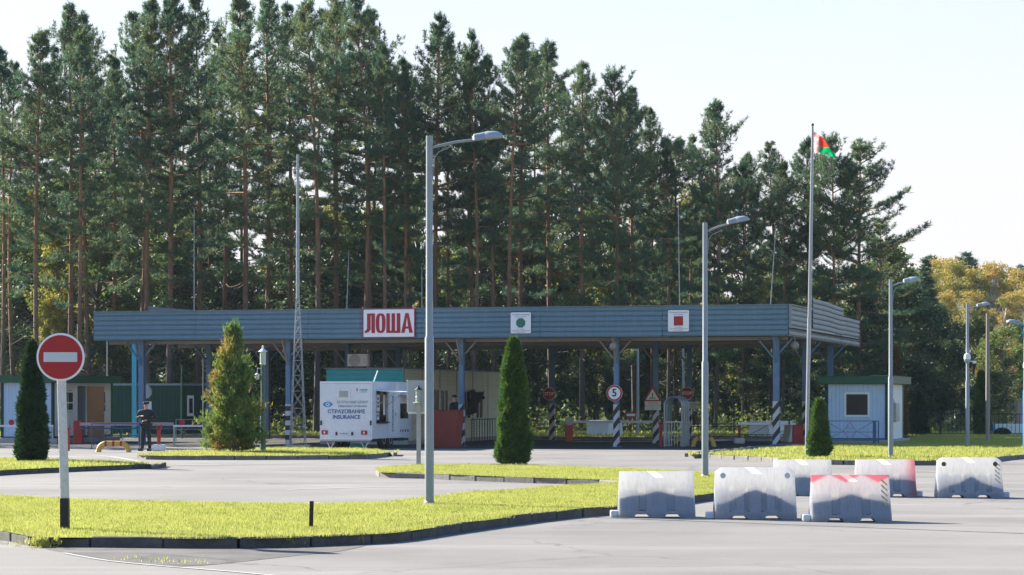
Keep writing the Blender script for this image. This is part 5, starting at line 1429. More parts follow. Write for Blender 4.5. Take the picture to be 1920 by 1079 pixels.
def person(loc, rz, label, H=1.78, arms='folded', legs=True):
    e = empty('person', loc, rz, label, 'person')
    k = H / 1.78
    S = lambda x, y, z: (x * k, y * k, z * k)
    # facing -Y
    if arms == 'folded':
        LA = [S(.20, 0, 1.44), S(.27, .0, 1.18), S(.10, -.20, 1.12)]; RA = [S(-.20, 0, 1.44), S(-.27, .02, 1.20), S(-.06, -.22, 1.26)]
    else:
        LA = [S(.20, 0, 1.44), S(.26, .03, 1.15), S(.24, -.12, .92)]; RA = [S(-.20, 0, 1.44), S(-.27, .0, 1.16), S(-.12, -.22, 1.10)]
    LL = [S(.09, 0, .92), S(.11, -.02, .50), S(.12, .02, .08)]; RL = [S(-.09, 0, .92), S(-.12, .0, .50), S(-.14, .03, .08)]
    J = [(S(0, 0, .96), .13 * k), (S(0, -.01, 1.16), .125 * k), (S(0, 0, 1.40), .14 * k), (S(0, 0, 1.50), .055 * k), (S(0, -.01, 1.58), .055 * k), (S(0, -.015, 1.66), .085 * k), (S(0, -.005, 1.72), .07 * k)]
    E = [(0, 1), (1, 2), (2, 3), (3, 4), (4, 5), (5, 6)]
    def limb(root, pts, rr):
        b = len(J)
        for p, r in zip(pts, rr): J.append((p, r * k))
        E.append((root, b)); E.extend([(b + i, b + i + 1) for i in range(len(pts) - 1)])
        return b + len(pts) - 1
    a = limb(2, LA, (.055, .042, .03)); b = limb(2, RA, (.055, .042, .03)); c = limb(0, LL, (.085, .06, .042)); d = limb(0, RL, (.085, .06, .042))
    J.append((S(.13, -.16, .035), .035 * k)); E.append((c, len(J) - 1)); J.append((S(-.17, -.15, .035), .035 * k)); E.append((d, len(J) - 1))
    # hands: palm and five fingers each
    for w_, pts, sg in ((a, LA, 1), (b, RA, -1)):
        wv = Vector(pts[2]); dirv = (wv - Vector(pts[1])).normalized(); side = dirv.cross(Vector((0, 0, 1))).normalized() * sg
        pm = wv + dirv * .07 * k; J.append((tuple(pm), .034 * k)); pi = len(J) - 1; E.append((w_, pi))
    body = skin_mesh('body', J, E, M_skin, e)
    for pts, sg in ((LA, 1), (RA, -1)):
        wv = Vector(pts[2]); dirv = (wv - Vector(pts[1])).normalized(); side = dirv.cross(Vector((0, 0, 1)))
        if side.length < .1: side = Vector((1, 0, 0))
        side.normalize(); mbh = MB(); down = dirv.cross(side)
        pm = wv + dirv * .09 * k
        for q, ln in ((-1.5, .055), (-.5, .068), (.5, .064), (1.5, .05)):
            p0 = pm + side * q * .018 * k; p1 = p0 + dirv * ln * .6 * k; p2 = p1 + (dirv * .6 + down * .6) * ln * .5 * k
            mbh.tube([p0, p1, p2], [.010 * k, .009 * k, .007 * k], 6)
        p0 = wv + dirv * .05 * k + side * .03 * k; mbh.tube([p0, p0 + (side + dirv) * .03 * k, p0 + (side * .4 + dirv) * .06 * k], [.012, .010, .008], 6)
        mbh.build('fingers', M_skin, body, smooth=True)
    # clothes follow the same skeleton with larger radii
    Jj = [(S(0, 0, .88), .155 * k), (S(0, -.01, 1.05), .15 * k), (S(0, -.01, 1.2), .155 * k), (S(0, 0, 1.40), .165 * k), (S(0, 0, 1.52), .075 * k)]
    Ej = [(0, 1), (1, 2), (2, 3), (3, 4)]
    for pts in (LA, RA):
        b0 = len(Jj)
        for p, r in zip(pts, (.078, .062, .05)): Jj.append((p, r * k))
        Ej += [(3, b0), (b0, b0 + 1), (b0 + 1, b0 + 2)]
    skin_mesh('jacket', Jj, Ej, M_cloth, e).scale = (1.12, 1.1, 1)
    Jt = [(S(0, 0, .97), .15 * k)]; Et = []
    for pts in (LL, RL):
        b0 = len(Jt)
        for p, r in zip(pts, (.105, .08, .065)): Jt.append((p, r * k))
        Et += [(0, b0), (b0, b0 + 1), (b0 + 1, b0 + 2)]
    skin_mesh('trousers', Jt, Et, M_cloth, e)
    for sx in (1, -1):
        x = .13 if sx > 0 else -.155
        mb = MB(); mb.tube([S(x, .05, .05), S(x, -.06, .05), S(x + .01 * sx, -.18, .04)], [.055 * k, .055 * k, .045 * k], 10); mb.build('boot', M_black, e, smooth=True)
    mb = MB(); mb.lathe([(.095 * k, 0), (.10 * k, .05 * k), (.085 * k, .085 * k), (.02 * k, .10 * k)], 14); cap = mb.build('cap', M_cloth, e, loc=S(0, 0, 1.70), smooth=True)
    mb = MB(); mb.box(-.07, .07, -.17, -.08, 0, .012); mb.build('cap_peak', M_cloth, cap)
    mb = MB(); mb.lathe([(.02, -.02), (.015, .0), (.005, .03)], 6, c=(0, -.105 * k, 1.645 * k)); mb.build('nose', M_skin, body, smooth=True)
    mb = MB()
    for sx in (-1, 1): mb.box(sx * .032 - .012, sx * .032 + .012, -.098, -.085, 1.668 * k, 1.678 * k)
    mb.box(-.022, .022, -.096, -.08, 1.605 * k, 1.612 * k)
    mb.build('eyes_and_mouth', M_cloth, body)
    mb = MB(); mb.lathe([(.167 * k, 0), (.167 * k, .045)], 16); bt = mb.build('belt', M_black, e, loc=S(0, -.005, .98)); bt.scale = (1, .82, 1)
    return e
Y = F * CAM_H / (846 - HOR)
person((at(274, Y), Y, 0), R(-15), 'guard in black uniform and cap standing with folded arms by the left column', 1.82).scale = (1.16, 1.16, 1)
person((at(852, 98.5), 98.5, .22), R(60), 'person in dark clothes standing behind the brick red box', 1.86, arms='down')
SPL = ['%s %s one from left' % (k, o) for k, m in (('rear', 12), ('front', 10)) for o in ['first', 'second', 'third', 'fourth', 'fifth', 'sixth', 'seventh', 'eighth', 'ninth', 'tenth', 'eleventh', 'twelfth'][:m]]
ORD = ['first', 'second', 'third', 'fourth', 'fifth', 'sixth', 'seventh', 'eighth', 'ninth', 'tenth', 'eleventh', 'twelfth']
HAZE = .00011
# ---------------------------------------------------------------- foliage materials
def leaf_mat(name, c1, c2, c3, trans=.4, s1=.35, s2=2.2, rnd=.18):
    m = bpy.data.materials.new(name); m.use_nodes = True
    n, l = m.node_tree.nodes, m.node_tree.links; n.clear()
    out = n.new('ShaderNodeOutputMaterial'); df = n.new('ShaderNodeBsdfPrincipled'); df.inputs['Roughness'].default_value = .55; df.inputs['Specular IOR Level'].default_value = .35
    tr = n.new('ShaderNodeBsdfTranslucent'); ms = n.new('ShaderNodeMixShader'); ms.inputs[0].default_value = trans
    tc = n.new('ShaderNodeTexCoord'); oi = n.new('ShaderNodeObjectInfo')
    ad = n.new('ShaderNodeVectorMath'); ad.operation = 'ADD'
    l.new(tc.outputs['Object'], ad.inputs[0]); l.new(oi.outputs['Location'], ad.inputs[1])
    def nz(s, a, b, d=3):
        z = n.new('ShaderNodeTexNoise'); z.inputs['Scale'].default_value = s; z.inputs['Detail'].default_value = d; l.new(ad.outputs[0], z.inputs['Vector'])
        r = n.new('ShaderNodeMapRange'); r.inputs['From Min'].default_value = a; r.inputs['From Max'].default_value = b; l.new(z.outputs['Fac'], r.inputs['Value']); return r.outputs[0]
    a = n.new('ShaderNodeMix'); a.data_type = 'RGBA'; a.inputs['A'].default_value = (*c1, 1); a.inputs['B'].default_value = (*c2, 1); l.new(nz(s1, .38, .64), a.inputs['Factor'])
    b = n.new('ShaderNodeMix'); b.data_type = 'RGBA'; b.inputs['B'].default_value = (*c3, 1); l.new(a.outputs['Result'], b.inputs['A']); l.new(nz(s2, .5, .72), b.inputs['Factor'])
    h = n.new('ShaderNodeHueSaturation'); l.new(b.outputs['Result'], h.inputs['Color'])
    mr = n.new('ShaderNodeMapRange'); mr.inputs['To Min'].default_value = 1 - rnd; mr.inputs['To Max'].default_value = 1 + rnd * 1.6; l.new(oi.outputs['Random'], mr.inputs['Value']); l.new(mr.outputs[0], h.inputs['Value'])
    m2 = n.new('ShaderNodeMath'); m2.operation = 'MULTIPLY_ADD'; m2.inputs[1].default_value = -.03; m2.inputs[2].default_value = .512; l.new(oi.outputs['Random'], m2.inputs[0]); l.new(m2.outputs[0], h.inputs['Hue'])
    l.new(h.outputs[0], df.inputs['Base Color']); l.new(h.outputs[0], tr.inputs[0])
    l.new(df.outputs[0], ms.inputs[1]); l.new(tr.outputs[0], ms.inputs[2]); l.new(ms.outputs[0], out.inputs[0])
    return m
L_pine = leaf_mat('pine_needles', (.050, .128, .080), (.100, .160, .062), (.19, .185, .065), .44)
L_spruce = leaf_mat('distant_conifer_needles', (.05, .11, .07), (.06, .12, .06), (.09, .13, .055), .3)
L_decid = leaf_mat('broad_leaves_green', (.09, .16, .04), (.14, .19, .045), (.25, .25, .05), .45, .5, 1.6)
L_dark = leaf_mat('broad_leaves_dark', (.035, .08, .035), (.06, .10, .038), (.09, .12, .04), .3, .5, 1.6, .12)
L_gold = leaf_mat('birch_leaves_gold', (.40, .32, .06), (.24, .28, .07), (.46, .29, .06), .45, .3, .9, .1)
L_yell = leaf_mat('autumn_leaves_yellow_green', (.20, .22, .035), (.32, .28, .04), (.12, .17, .03), .45, .5, 1.5, .15)
L_thuja = leaf_mat('thuja_sprays', (.045, .11, .02), (.075, .145, .025), (.13, .20, .03), .35, 1.4, 7, .1)
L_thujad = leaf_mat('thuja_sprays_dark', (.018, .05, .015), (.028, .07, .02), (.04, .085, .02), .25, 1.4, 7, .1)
L_bush = leaf_mat('bush_green_and_orange', (.11, .20, .04), (.19, .26, .05), (.38, .21, .05), .45, 1.0, .75, .05)
L_bushg = leaf_mat('bush_rust', (.16, .13, .035), (.34, .16, .04), (.12, .13, .03), .35, 1.0, 2, .05)

def bark(name, low, high, h0, h1):
    m = bpy.data.materials.new(name); m.use_nodes = True
    n, l = m.node_tree.nodes, m.node_tree.links; bs = n['Principled BSDF']; bs.inputs['Roughness'].default_value = .85
    tc = n.new('ShaderNodeTexCoord'); sp = n.new('ShaderNodeSeparateXYZ'); l.new(tc.outputs['Object'], sp.inputs[0])
    mr = n.new('ShaderNodeMapRange'); mr.inputs['From Min'].default_value = h0; mr.inputs['From Max'].default_value = h1; l.new(sp.outputs['Z'], mr.inputs['Value'])
    nz = n.new('ShaderNodeTexNoise'); nz.inputs['Scale'].default_value = 3; nz.inputs['Detail'].default_value = 6
    mp = n.new('ShaderNodeMapping'); mp.inputs['Scale'].default_value = (3, 3, .8); l.new(tc.outputs['Object'], mp.inputs[0]); l.new(mp.outputs[0], nz.inputs['Vector'])
    mx = n.new('ShaderNodeMix'); mx.data_type = 'RGBA'; mx.inputs['A'].default_value = (*low, 1); mx.inputs['B'].default_value = (*high, 1); l.new(mr.outputs[0], mx.inputs['Factor'])
    m2 = n.new('ShaderNodeMix'); m2.data_type = 'RGBA'; m2.blend_type = 'OVERLAY'; m2.inputs['Factor'].default_value = .8; l.new(mx.outputs['Result'], m2.inputs['A']); l.new(nz.outputs['Fac'], m2.inputs['B'])
    l.new(m2.outputs['Result'], bs.inputs['Base Color'])
    bp = n.new('ShaderNodeBump'); bp.inputs['Strength'].default_value = .6; bp.inputs['Distance'].default_value = .05; l.new(nz.outputs['Fac'], bp.inputs['Height']); l.new(bp.outputs[0], bs.inputs['Normal'])
    return m
B_pine = bark('pine_bark', (.075, .055, .045), (.29, .145, .07), 4, 13)
B_grey = bark('grey_bark', (.12, .11, .09), (.16, .14, .11), 2, 8)
B_birch = bark('birch_bark', (.5, .5, .47), (.62, .6, .56), 1, 4)

def needles(C, D, k, L, w, spread=.8):
    """C centres, D directions -> k thin triangles per centre"""
    n = len(C); C = np.repeat(C, k, 0); D = np.repeat(D, k, 0)
    d = D * .55 + rng.normal(0, spread * .6, (n * k, 3)); d /= np.linalg.norm(d, axis=1)[:, None] + 1e-9
    s = np.cross(d, rng.normal(0, 1, (n * k, 3))); s /= np.linalg.norm(s, axis=1)[:, None] + 1e-9
    ln = L * rng.uniform(.6, 1.15, (n * k, 1)); b = C + rng.normal(0, L * .18, (n * k, 3)); s = s * w * .5
    V = np.stack([b - s, b + s, b + d * ln], 1).reshape(-1, 3)
    return V
def leaves(C, size, up=.3, sq=.6):
    n = len(C); a = rng.normal(0, 1, (n, 3)); a[:, 2] *= .7; a /= np.linalg.norm(a, axis=1)[:, None]
    b = np.cross(a, rng.normal(0, 1, (n, 3))); b /= np.linalg.norm(b, axis=1)[:, None]
    s = size * rng.uniform(.6, 1.3, (n, 1)) * .5
    V = np.stack([C - a * s, C + b * s * sq, C + a * s, C - b * s * sq], 1).reshape(-1, 3)
    return V

def make_pine(H, base_f, wmax, seed, dens=1.0, lean=0.0, flat=False, kn=13, nl=.25, nw=.042, twist=0.0):
    r = np.random.default_rng(seed)
    tr = MB()
    bx, by = r.normal(0, .25, 2)
    zs = np.linspace(0, H, 12)
    def axis(z):
        t = z / H
        return np.array([lean * H * t + bx * math.sin(t * 3.1) , by * math.sin(t * 2.6 + .4) - by * math.sin(.4), z])
    rad = lambda z: .15 * (H / 22) * (1 - z / H) ** .75 + .02
    tr.tube([axis(z) for z in zs], [rad(z) for z in zs], 7)
    Cs, Ds = [], []
    def branch(z, az, L, el, droop, tufts=True, thick=1.0):
        t_h = (z / H - base_f) / (1 - base_f)
        o = axis(z); p = o.copy(); d = np.array([math.cos(az) * math.cos(el), math.sin(az) * math.cos(el), math.sin(el)])
        n = 6; pts = [p.copy()]; st = L / n
        for i in range(n):
            t = (i + 1) / n
            d = d + np.array([0, 0, droop * (-.10 if t < .5 else .22)]) + r.normal(0, .05, 3); d /= np.linalg.norm(d)
            p = p + d * st; pts.append(p.copy())
            if tufts and t > .22:
                sl = L * .46 * (1 - .6 * t) * (0.7 + .5 * r.random())
                for sgn in (-1, 1):
                    for rep in range(1 if L < 1.6 else 2):
                        sd = np.cross(d, [0, 0, 1.]); sd /= np.linalg.norm(sd) + 1e-9
                        td = sd * sgn * .75 + d * (.55 + .3 * r.random()) + np.array([0, 0, .16 + .2 * r.random()]); td /= np.linalg.norm(td)
                        st0 = p + d * st * r.uniform(-.5, .3)
                        m = max(1, int(sl / (.2 if t_h < .6 else .27) * dens))
                        for q in range(m):
                            f = (q + 1) / m
                            if r.random() < .88:
                                Cs.append(st0 + td * sl * f + r.normal(0, .045, 3)); Ds.append(td * .5 + np.array([0, 0, .6]))
                Cs.append(p + r.normal(0, .04, 3)); Ds.append(d * .6 + np.array([0, 0, .5]))
        tr.tube([Vector(q) for q in pts], [(.016 + .016 * L * thick * (1 - i / n)) * .8 + .004 for i in range(n + 1)], 4, caps=False)
    z0 = H * base_f; z = z0
    while z < H - .3:
        t = (z - z0) / (H - z0)
        prof = wmax * min(1.0, (H - z) / (H * .27)) ** .9 * (1.0 if t > .22 else .6 + 1.8 * t) * (.84 + .2 * math.sin(z * 1.9 + seed)) + .18
        nb = 4
        a0 = r.uniform(0, 6.28)
        for b in range(nb):
            if r.random() < (.30 if t < .3 else .14): continue
            L = prof * r.uniform(.5, 1.2) * (1 + .28 * math.sin(a0 * .3 + b * 1.57 + z * .45 + seed))
            el = R(-4 + 24 * t + 26 * max(0, t - .4) / .6 + r.uniform(-9, 12))
            branch(z + r.uniform(-.15, .15), a0 + b * 6.28 / nb + r.uniform(-.35, .35), L, el, 1.0 - .5 * t)
        z += r.uniform(.75, 1.3) if t < .45 else r.uniform(.5, .85) if t < .75 else r.uniform(.36, .52)
    Cs.append(axis(H)); Ds.append(np.array([0, 0, 1.]))
    for q in range(4): Cs.append(axis(H) + r.normal(0, .05, 3) - np.array([0, 0, q * .12])); Ds.append(np.array([0, 0, 1.]))
    for q in range(16):       # upright leading shoots
        zz = H - r.uniform(.2, 2.6); a = r.uniform(0, 6.28); rr_ = (H - zz) * .55
        for w_ in range(4): Cs.append(axis(zz) + np.array([math.cos(a) * rr_, math.sin(a) * rr_, w_ * .16])); Ds.append(np.array([math.cos(a) * .2, math.sin(a) * .2, 1.1]))
    # dead snags under the crown
    for k in range(14):
        branch(r.uniform(H * .14, z0 + 1), r.uniform(0, 6.28), r.uniform(.5, 1.9), R(r.uniform(-25, 20)), .4, tufts=False, thick=.5)
    C = np.array(Cs); D = np.array(Ds)
    V = needles(C, D, kn, nl, nw)
    trunk = tr.build('trunk', B_pine, None, smooth=True); me_t = trunk.data; bpy.data.objects.remove(trunk)
    me_c = arr_mesh('crown', V, np.arange(len(V)).reshape(-1, 3), 3); me_c.materials.append(L_pine)
    return me_t, me_c, H

PINES = [make_pine(24, .36, 2.75, 11), make_pine(24, .30, 2.9, 12, lean=.012), make_pine(24, .45, 2.5, 13), make_pine(24, .38, 2.8, 14, lean=-.01),
         make_pine(24, .5, 2.7, 15, lean=.03), make_pine(20, .2, 3.7, 16, 1.1), make_pine(20, .24, 3.3, 17, 1.1), make_pine(24, .34, 2.8, 18, lean=-.02), make_pine(24, .42, 3.1, 19, lean=.02)]

def plant(name, meshes, H0, px, Y, top, label, group=None, cat='pine tree', sx=1.0, rot=None, zb=-.03, lean=0.0):
    me_t, me_c = meshes[:2]
    h = zat(top, Y) - zb; s = h / H0
    e = empty(name, (at(px, Y), Y, zb), rot if rot is not None else random.uniform(0, 6.28), label, cat, group)
    e.scale = (s * sx, s * sx, s)
    if lean: e.rotation_euler = (0, lean, random.uniform(-.4, .4))
    for nm, me in (('trunk', me_t), ('crown', me_c)):
        if me is None: continue
        o = bpy.data.objects.new(nm, me); COL.objects.link(o); o.parent = e
    return e

front = [  # px, top row, distance, prototype, width factor, label
 (2, 92, 133, 0, 1.0, 'pine at the left picture edge, cut off by the frame'),
 (30, 120, 138, 2, .9, 'short topped pine second from the left picture edge'),
 (72, 62, 131, 3, 1.0, 'straight dark trunked pine above the no entry sign, left of the yellow leaved tree'),
 (128, 12, 134, 1, 1.0, 'tall pine with pointed top above the no entry sign'),
 (146, 60, 129, 2, .9, 'thick trunked pine rising right beside the no entry sign'),
 (170, 30, 137, 0, 1.0, 'pine with pointed top directly above the left booth roof'),
 (212, 110, 141, 3, .9, 'lower pine above the left end of the canopy'),
 (250, 25, 143, 2, 1.0, 'pine left of the pair of thick trunks above the canopy left part'),
 (277, 5, 131, 3, 1.0, 'pine with red brown trunk above the bare left end of the canopy'),
 (313, -14, 130, 1, 1.08, 'broad tallest pine with thick red trunk in the left third'),
 (368, -5, 138, 0, .95, 'pine standing behind the leftmost thin rod on the canopy'),
 (408, 55, 142, 2, .95, 'pine with sky showing round its stem above the orange green bush'),
 (455, -2, 132, 3, 1.05, 'open crowned pine above the orange green bush'),
 (497, -12, 136, 1, .95, 'pine just left of the lattice mast top'),
 (540, 8, 141, 0, .95, 'pine right behind the lattice mast'),
 (592, 0, 130, 4, 1.0, 'leaning pine between lattice mast and red lettered board'),
 (632, -22, 137, 0, 1.0, 'very tall pine left of the red lettered board'),
 (668, -10, 131, 2, 1.0, 'pine with straight trunk above the left edge of the red lettered board'),
 (695, 22, 134, 3, .95, 'pine with thin trunk above the middle of the red lettered board'),
 (722, 88, 129, 2, .85, 'shorter pine above the letter А of the red lettered board'),
 (757, 112, 131, 0, .8, 'pine with paired trunk just right of the red lettered board'),
 (770, 140, 136, 4, .8, 'thin pine just left of the tall foreground lamp pole'),
 (815, 28, 133, 1, 1.0, 'pointed pine rising behind the tall foreground lamp pole'),
 (845, 85, 137, 3, .85, 'slim pine just right of the tall foreground lamp pole'),
 (881, 100, 130, 2, .85, 'slim dark pine below the head of the tall foreground lamp'),
 (893, 62, 134, 0, .9, 'pine with bright orange trunk under the lamp head'),
 (925, 108, 132, 4, .75, 'thin pine right of the tall foreground lamp head'),
 (955, 75, 129, 4, .9, 'thick leaning trunked pine above the green octagon board'),
 (978, 66, 135, 1, 1.0, 'wide crowned pine above the green octagon board'),
 (1035, 78, 138, 3, 1.05, 'pine with upswept crown right of the green octagon board'),
 (1092, 118, 131, 0, 1.0, 'pine midway between the green and the red lane boards, left one'),
 (1152, 135, 130, 5, .85, 'bushy pine above the speed limit sign'),
 (1190, 165, 134, 1, .95, 'pine with stepped right outline above the triangle sign'),
 (1222, 205, 137, 2, .95, 'small topped pine left of the red square board'),
 (1252, 262, 132, 3, .95, 'low pine directly above the red square board'),
 (1290, 258, 142, 0, 1.0, 'pale topped pine between red square board and second lamp pole'),
 (1270, 262, 137, 6, 1.1, 'dense pine filling the notch right above the red square board'),
 (1340, 193, 131, 6, .95, 'tall pointed pine behind the second lamp'),
 (1392, 310, 133, 5, .85, 'low dense pine below the second lamp head'),
 (1440, 268, 138, 2, 1.1, 'pine with narrow light crown left of the flagpole'),
 (1466, 305, 131, 6, .8, 'dense pine just left of the flagpole'),
 (1512, 262, 132, 6, .9, 'bright green pine right behind the flagpole'),
 (1560, 258, 130, 5, .9, 'pine behind the flag with many pointed shoots'),
 (1612, 272, 131, 5, 1.35, 'big wide pine with long right hand branches, rightmost of the wood'),
 (1650, 420, 136, 5, 1.2, 'low dense dark pine above the right booth'),
]
for i, (px, top, Y, pr, sx, lab) in enumerate(front):
    if pr == 0 and i % 2: pr = 7
    if pr == 3 and i % 2: pr = 8
    me = PINES[pr]
    plant('pine_tree', me, me[2], px, Y, top, lab, 'pines along the front edge of the wood', sx=sx)
OX = [-80, 0, 130, 320, 640, 820, 1000, 1200, 1350, 1500, 1600, 1680]; OT = [90, 90, 40, 10, 5, 60, 90, 200, 260, 300, 330, 470]
k = 0
for px in np.linspace(-70, 1640, 30):
    px = px + random.uniform(-14, 14); Y = random.uniform(143, 176); top = np.interp(px, OX, OT) + random.uniform(10, 120)
    if random.random() < .25: top += 60
    pr = random.choice([0, 1, 2, 2, 3, 4, 0, 3]) if px < 1150 else random.choice([0, 3, 5, 6, 6])
    me = PINES[pr]
    plant('pine_tree', me, me[2], px, Y, top, 'slender pine standing deep in the wood behind the front row', 'pines deep in the wood', sx=random.uniform(.7, .95))

# ---------------------------------------------------------------- broad leaved trees
def make_leafy(H, W, seed, n_leaf, size, matl, barkm, crown_from=.2, clumps=55, pointed=.5, nm='crown'):
    r = np.random.default_rng(seed); tr = MB()
    ax = lambda z: Vector((.25 * math.sin(z * .5 + seed), .2 * math.sin(z * .4 + 2 * seed), z))
    zs = np.linspace(0, H * .95, 8); tr.tube([ax(z) for z in zs], [.13 * (H / 10) * (1 - z / H) + .02 for z in zs], 6)
    Cs = []
    per = n_leaf // clumps
    for c in range(clumps):
        t = r.random() ** .8
        z = H * (crown_from + (1 - crown_from) * t); pr = math.sin(math.pi * min(1, (t * (1 - pointed * .35) + .12))) ** .7 * (1 - pointed * t * .55)
        a = r.uniform(0, 6.28); rr = W * pr * r.uniform(.35, 1.0)
        cc = np.array(ax(z)) + np.array([math.cos(a) * rr, math.sin(a) * rr, r.normal(0, .2)])
        s = r.uniform(.35, .8) * W * .38
        q = r.normal(0, 1, (per, 3)); q /= np.linalg.norm(q, axis=1)[:, None]; q *= (r.random((per, 1)) ** .45) * s
        q[:, 2] *= .75; Cs.append(q + cc)
        b0 = ax(z * .8); tr.tube([b0, b0.lerp(Vector(cc), .5) + Vector((0, 0, .15)), Vector(cc)], [.05, .03, .012], 4, caps=False)
    V = leaves(np.concatenate(Cs), size)
    o = tr.build('trunk', barkm, None, smooth=True); mt = o.data; bpy.data.objects.remove(o)
    mc = arr_mesh(nm, V, np.arange(len(V)).reshape(-1, 4), 4); mc.materials.append(matl)
    return mt, mc, H
LG = [make_leafy(10, 3.2, 21 + i, 9000, .20, L_decid, B_grey, .08) for i in range(3)]
LY = [make_leafy(10, 2.6, 31 + i, 8000, .20, L_yell, B_grey, .1) for i in range(2)]
LD = [make_leafy(10, 3.6, 41 + i, 12000, .22, L_dark, B_grey, .03, clumps=70) for i in range(2)]
BI = [make_leafy(14, 2.5, 51 + i, 16000, .14, L_gold, B_birch, .15, clumps=100, pointed=.9) for i in range(2)]
def spr(seed):
    r = np.random.default_rng(seed); H = 20; C = []; D = []
    z = 3
    while z < H:
        L = 3.0 * (1 - z / H) + .15
        for b in range(7):
            a = r.uniform(0, 6.28); n = int(L * 5) + 1
            for q in range(n):
                f = (q + 1) / n * L
                for _ in range(2): C.append([math.cos(a) * f + r.normal(0, .15), math.sin(a) * f + r.normal(0, .15), z - f * .15 + r.normal(0, .08)]); D.append([math.cos(a), math.sin(a), .2])
        z += .5
    V = needles(np.array(C), np.array(D), 7, .42, .10)
    tr = MB(); tr.tube([(0, 0, 0), (0, 0, H)], [.2, .02], 6); o = tr.build('trunk', B_grey, None); mt = o.data; bpy.data.objects.remove(o)
    mc = arr_mesh('crown', V, np.arange(len(V)).reshape(-1, 3), 3); mc.materials.append(L_spruce); return mt, mc, H
SP = [spr(61), spr(62)]
# yellow green and green trees between and behind the trunks
for px in np.linspace(-90, 1680, 58):
    px += random.uniform(-12, 12); Y = random.uniform(150, 185); top = random.uniform(330, 560) if px < 1300 else random.uniform(470, 600)
    y = random.random() < .3
    me = random.choice(LY if y else LG)
    plant('leafy_tree', me, me[2], px, Y, top, 'yellowing leafy tree glimpsed between the pine trunks' if y else 'green leafy tree glimpsed between the pine trunks', 'leafy trees inside the wood', cat='tree', sx=random.uniform(.8, 1.2))
for px, top, Y, lab in ((112, 430, 139, 'bright yellow birch glowing between the trunks above the no entry sign'), (92, 560, 137, 'yellow green sapling behind the no entry sign disc')):
    me = LY[0]; plant('leafy_tree', me, me[2], px, Y, top, lab, cat='tree', sx=.75)
# dark evergreen understorey
for px in np.linspace(-60, 1640, 22):
    px += random.uniform(-20, 20); me = random.choice(LD)
    plant('leafy_tree', me, me[2], px, random.uniform(138, 150), random.uniform(470, 690), 'dark low tree in the shade under the pines', 'dark low trees under the pines', cat='tree', sx=random.uniform(.8, 1.3))
# pines just beyond the left picture edge, their shade falls across the booth yard
for px, Y, top in ((-420, 118, -60), (-560, 112, -80), (-700, 116, -60)):
    me = random.choice(PINES[:4]); plant('pine_tree', me, me[2], px, Y, top, 'pine just outside the left picture edge', 'pines left of the frame')
# right hand side
for px, top, Y, g, sx, lab in ((1612, 560, 134, LD[0], 1.0, 'dark leafy tree directly behind the right booth roof'), (1690, 545, 137, LD[1], 1.25, 'big round dark leafy tree right of the front pines'), (1745, 570, 141, LD[0], 1.1, 'dark leafy tree above the far fence, left of the camera lamp'),
    (1790, 660, 139, LD[1], 1.2, 'dark leafy tree behind the lamp with the dome camera'), (1830, 600, 150, LG[0], 1.1, 'green leafy tree left of the wooden utility pole'), (1880, 620, 147, LG[1], 1.2, 'green leafy tree right of the wooden utility pole'), (1925, 600, 152, LG[2], 1.2, 'green leafy tree at the right picture edge'),
    (1860, 700, 143, LD[0], 1.3, 'low dark tree behind the far thuja'), (1915, 715, 140, LD[1], 1.1, 'low dark tree at the right picture edge behind the gate pillar'), (1965, 640, 150, LG[0], 1.2, 'green leafy tree just outside the right edge')):
    plant('leafy_tree', g, g[2], px, Y, top, lab, 'trees behind the far fence', cat='tree', sx=sx)
for i, (px, top, Y) in enumerate(sorted(((1700, 545, 205), (1742, 520, 215), (1775, 500, 222), (1802, 503, 219), (1835, 515, 226), (1858, 508, 218), (1905, 520, 224), (1940, 505, 220), (1885, 560, 205), (1975, 500, 226), (1820, 560, 204), (1760, 560, 203)))):
    me = BI[i % 2]; plant('birch_tree', me, me[2], px, Y, top - 8, ('golden autumn birch, %s from the left on the rise at the far right' % ORD[i]), 'golden birches at the far right', cat='birch', sx=1.3)
for i, (px, top, Y) in enumerate(((1722, 510, 262), (1745, 476, 258), (1768, 492, 262), (1785, 500, 266), (1805, 478, 264), (1822, 482, 258), (1840, 505, 267), (1866, 500, 268), (1884, 512, 270), (1912, 494, 268), (1935, 500, 270), (1960, 490, 270), (1733, 500, 255), (1755, 488, 255), (1778, 505, 256), (1795, 492, 255), (1812, 470, 256), (1832, 500, 255), (1850, 492, 256), (1875, 505, 255), (1897, 500, 256), (1925, 498, 255))):
    me = SP[i % 2]; plant('spruce_tree', me, me[2], px, Y, top, ('blue green spruce top on the far right skyline, %s' % SPL[i]), 'spruces on the far right skyline', cat='spruce', sx=1.45)

for i, px in enumerate(np.linspace(1690, 2000, 18)):
    me = LG[i % 3] if i % 3 else LY[0]
    plant('leafy_tree', me, me[2], px + random.uniform(-6, 6), random.uniform(232, 250), random.uniform(505, 545), 'soft green tree among the birches at the far right', 'green trees on the far right rise', cat='tree', sx=1.1)
for px, top, Y, lab in ((1708, 500, 178, 'blue green spruce just right of the big pine'), (1736, 482, 184, 'dark spruce left of the golden birches')):
    me = SP[0]; plant('spruce_tree', me, me[2], px, Y, top, lab, cat='spruce', sx=1.2)
# far wood closing the view low down: one mass nobody could count
n = 90000
q = np.c_[rng.uniform(-75, 27, n), rng.uniform(186, 215, n), rng.uniform(0, 1, n)]
hh = 9.5 + 2.2 * np.sin(q[:, 0] * .35) + 1.5 * np.sin(q[:, 0] * .93 + 1) + rng.normal(0, .6, n); q[:, 2] *= hh
V = leaves(q, .42); tag(link_mesh('distant_wood', arr_mesh('distant_wood', V, np.arange(len(V)).reshape(-1, 4), 4), L_decid), 'far green undergrowth of the wood seen between the trunks', None, None, 'stuff')
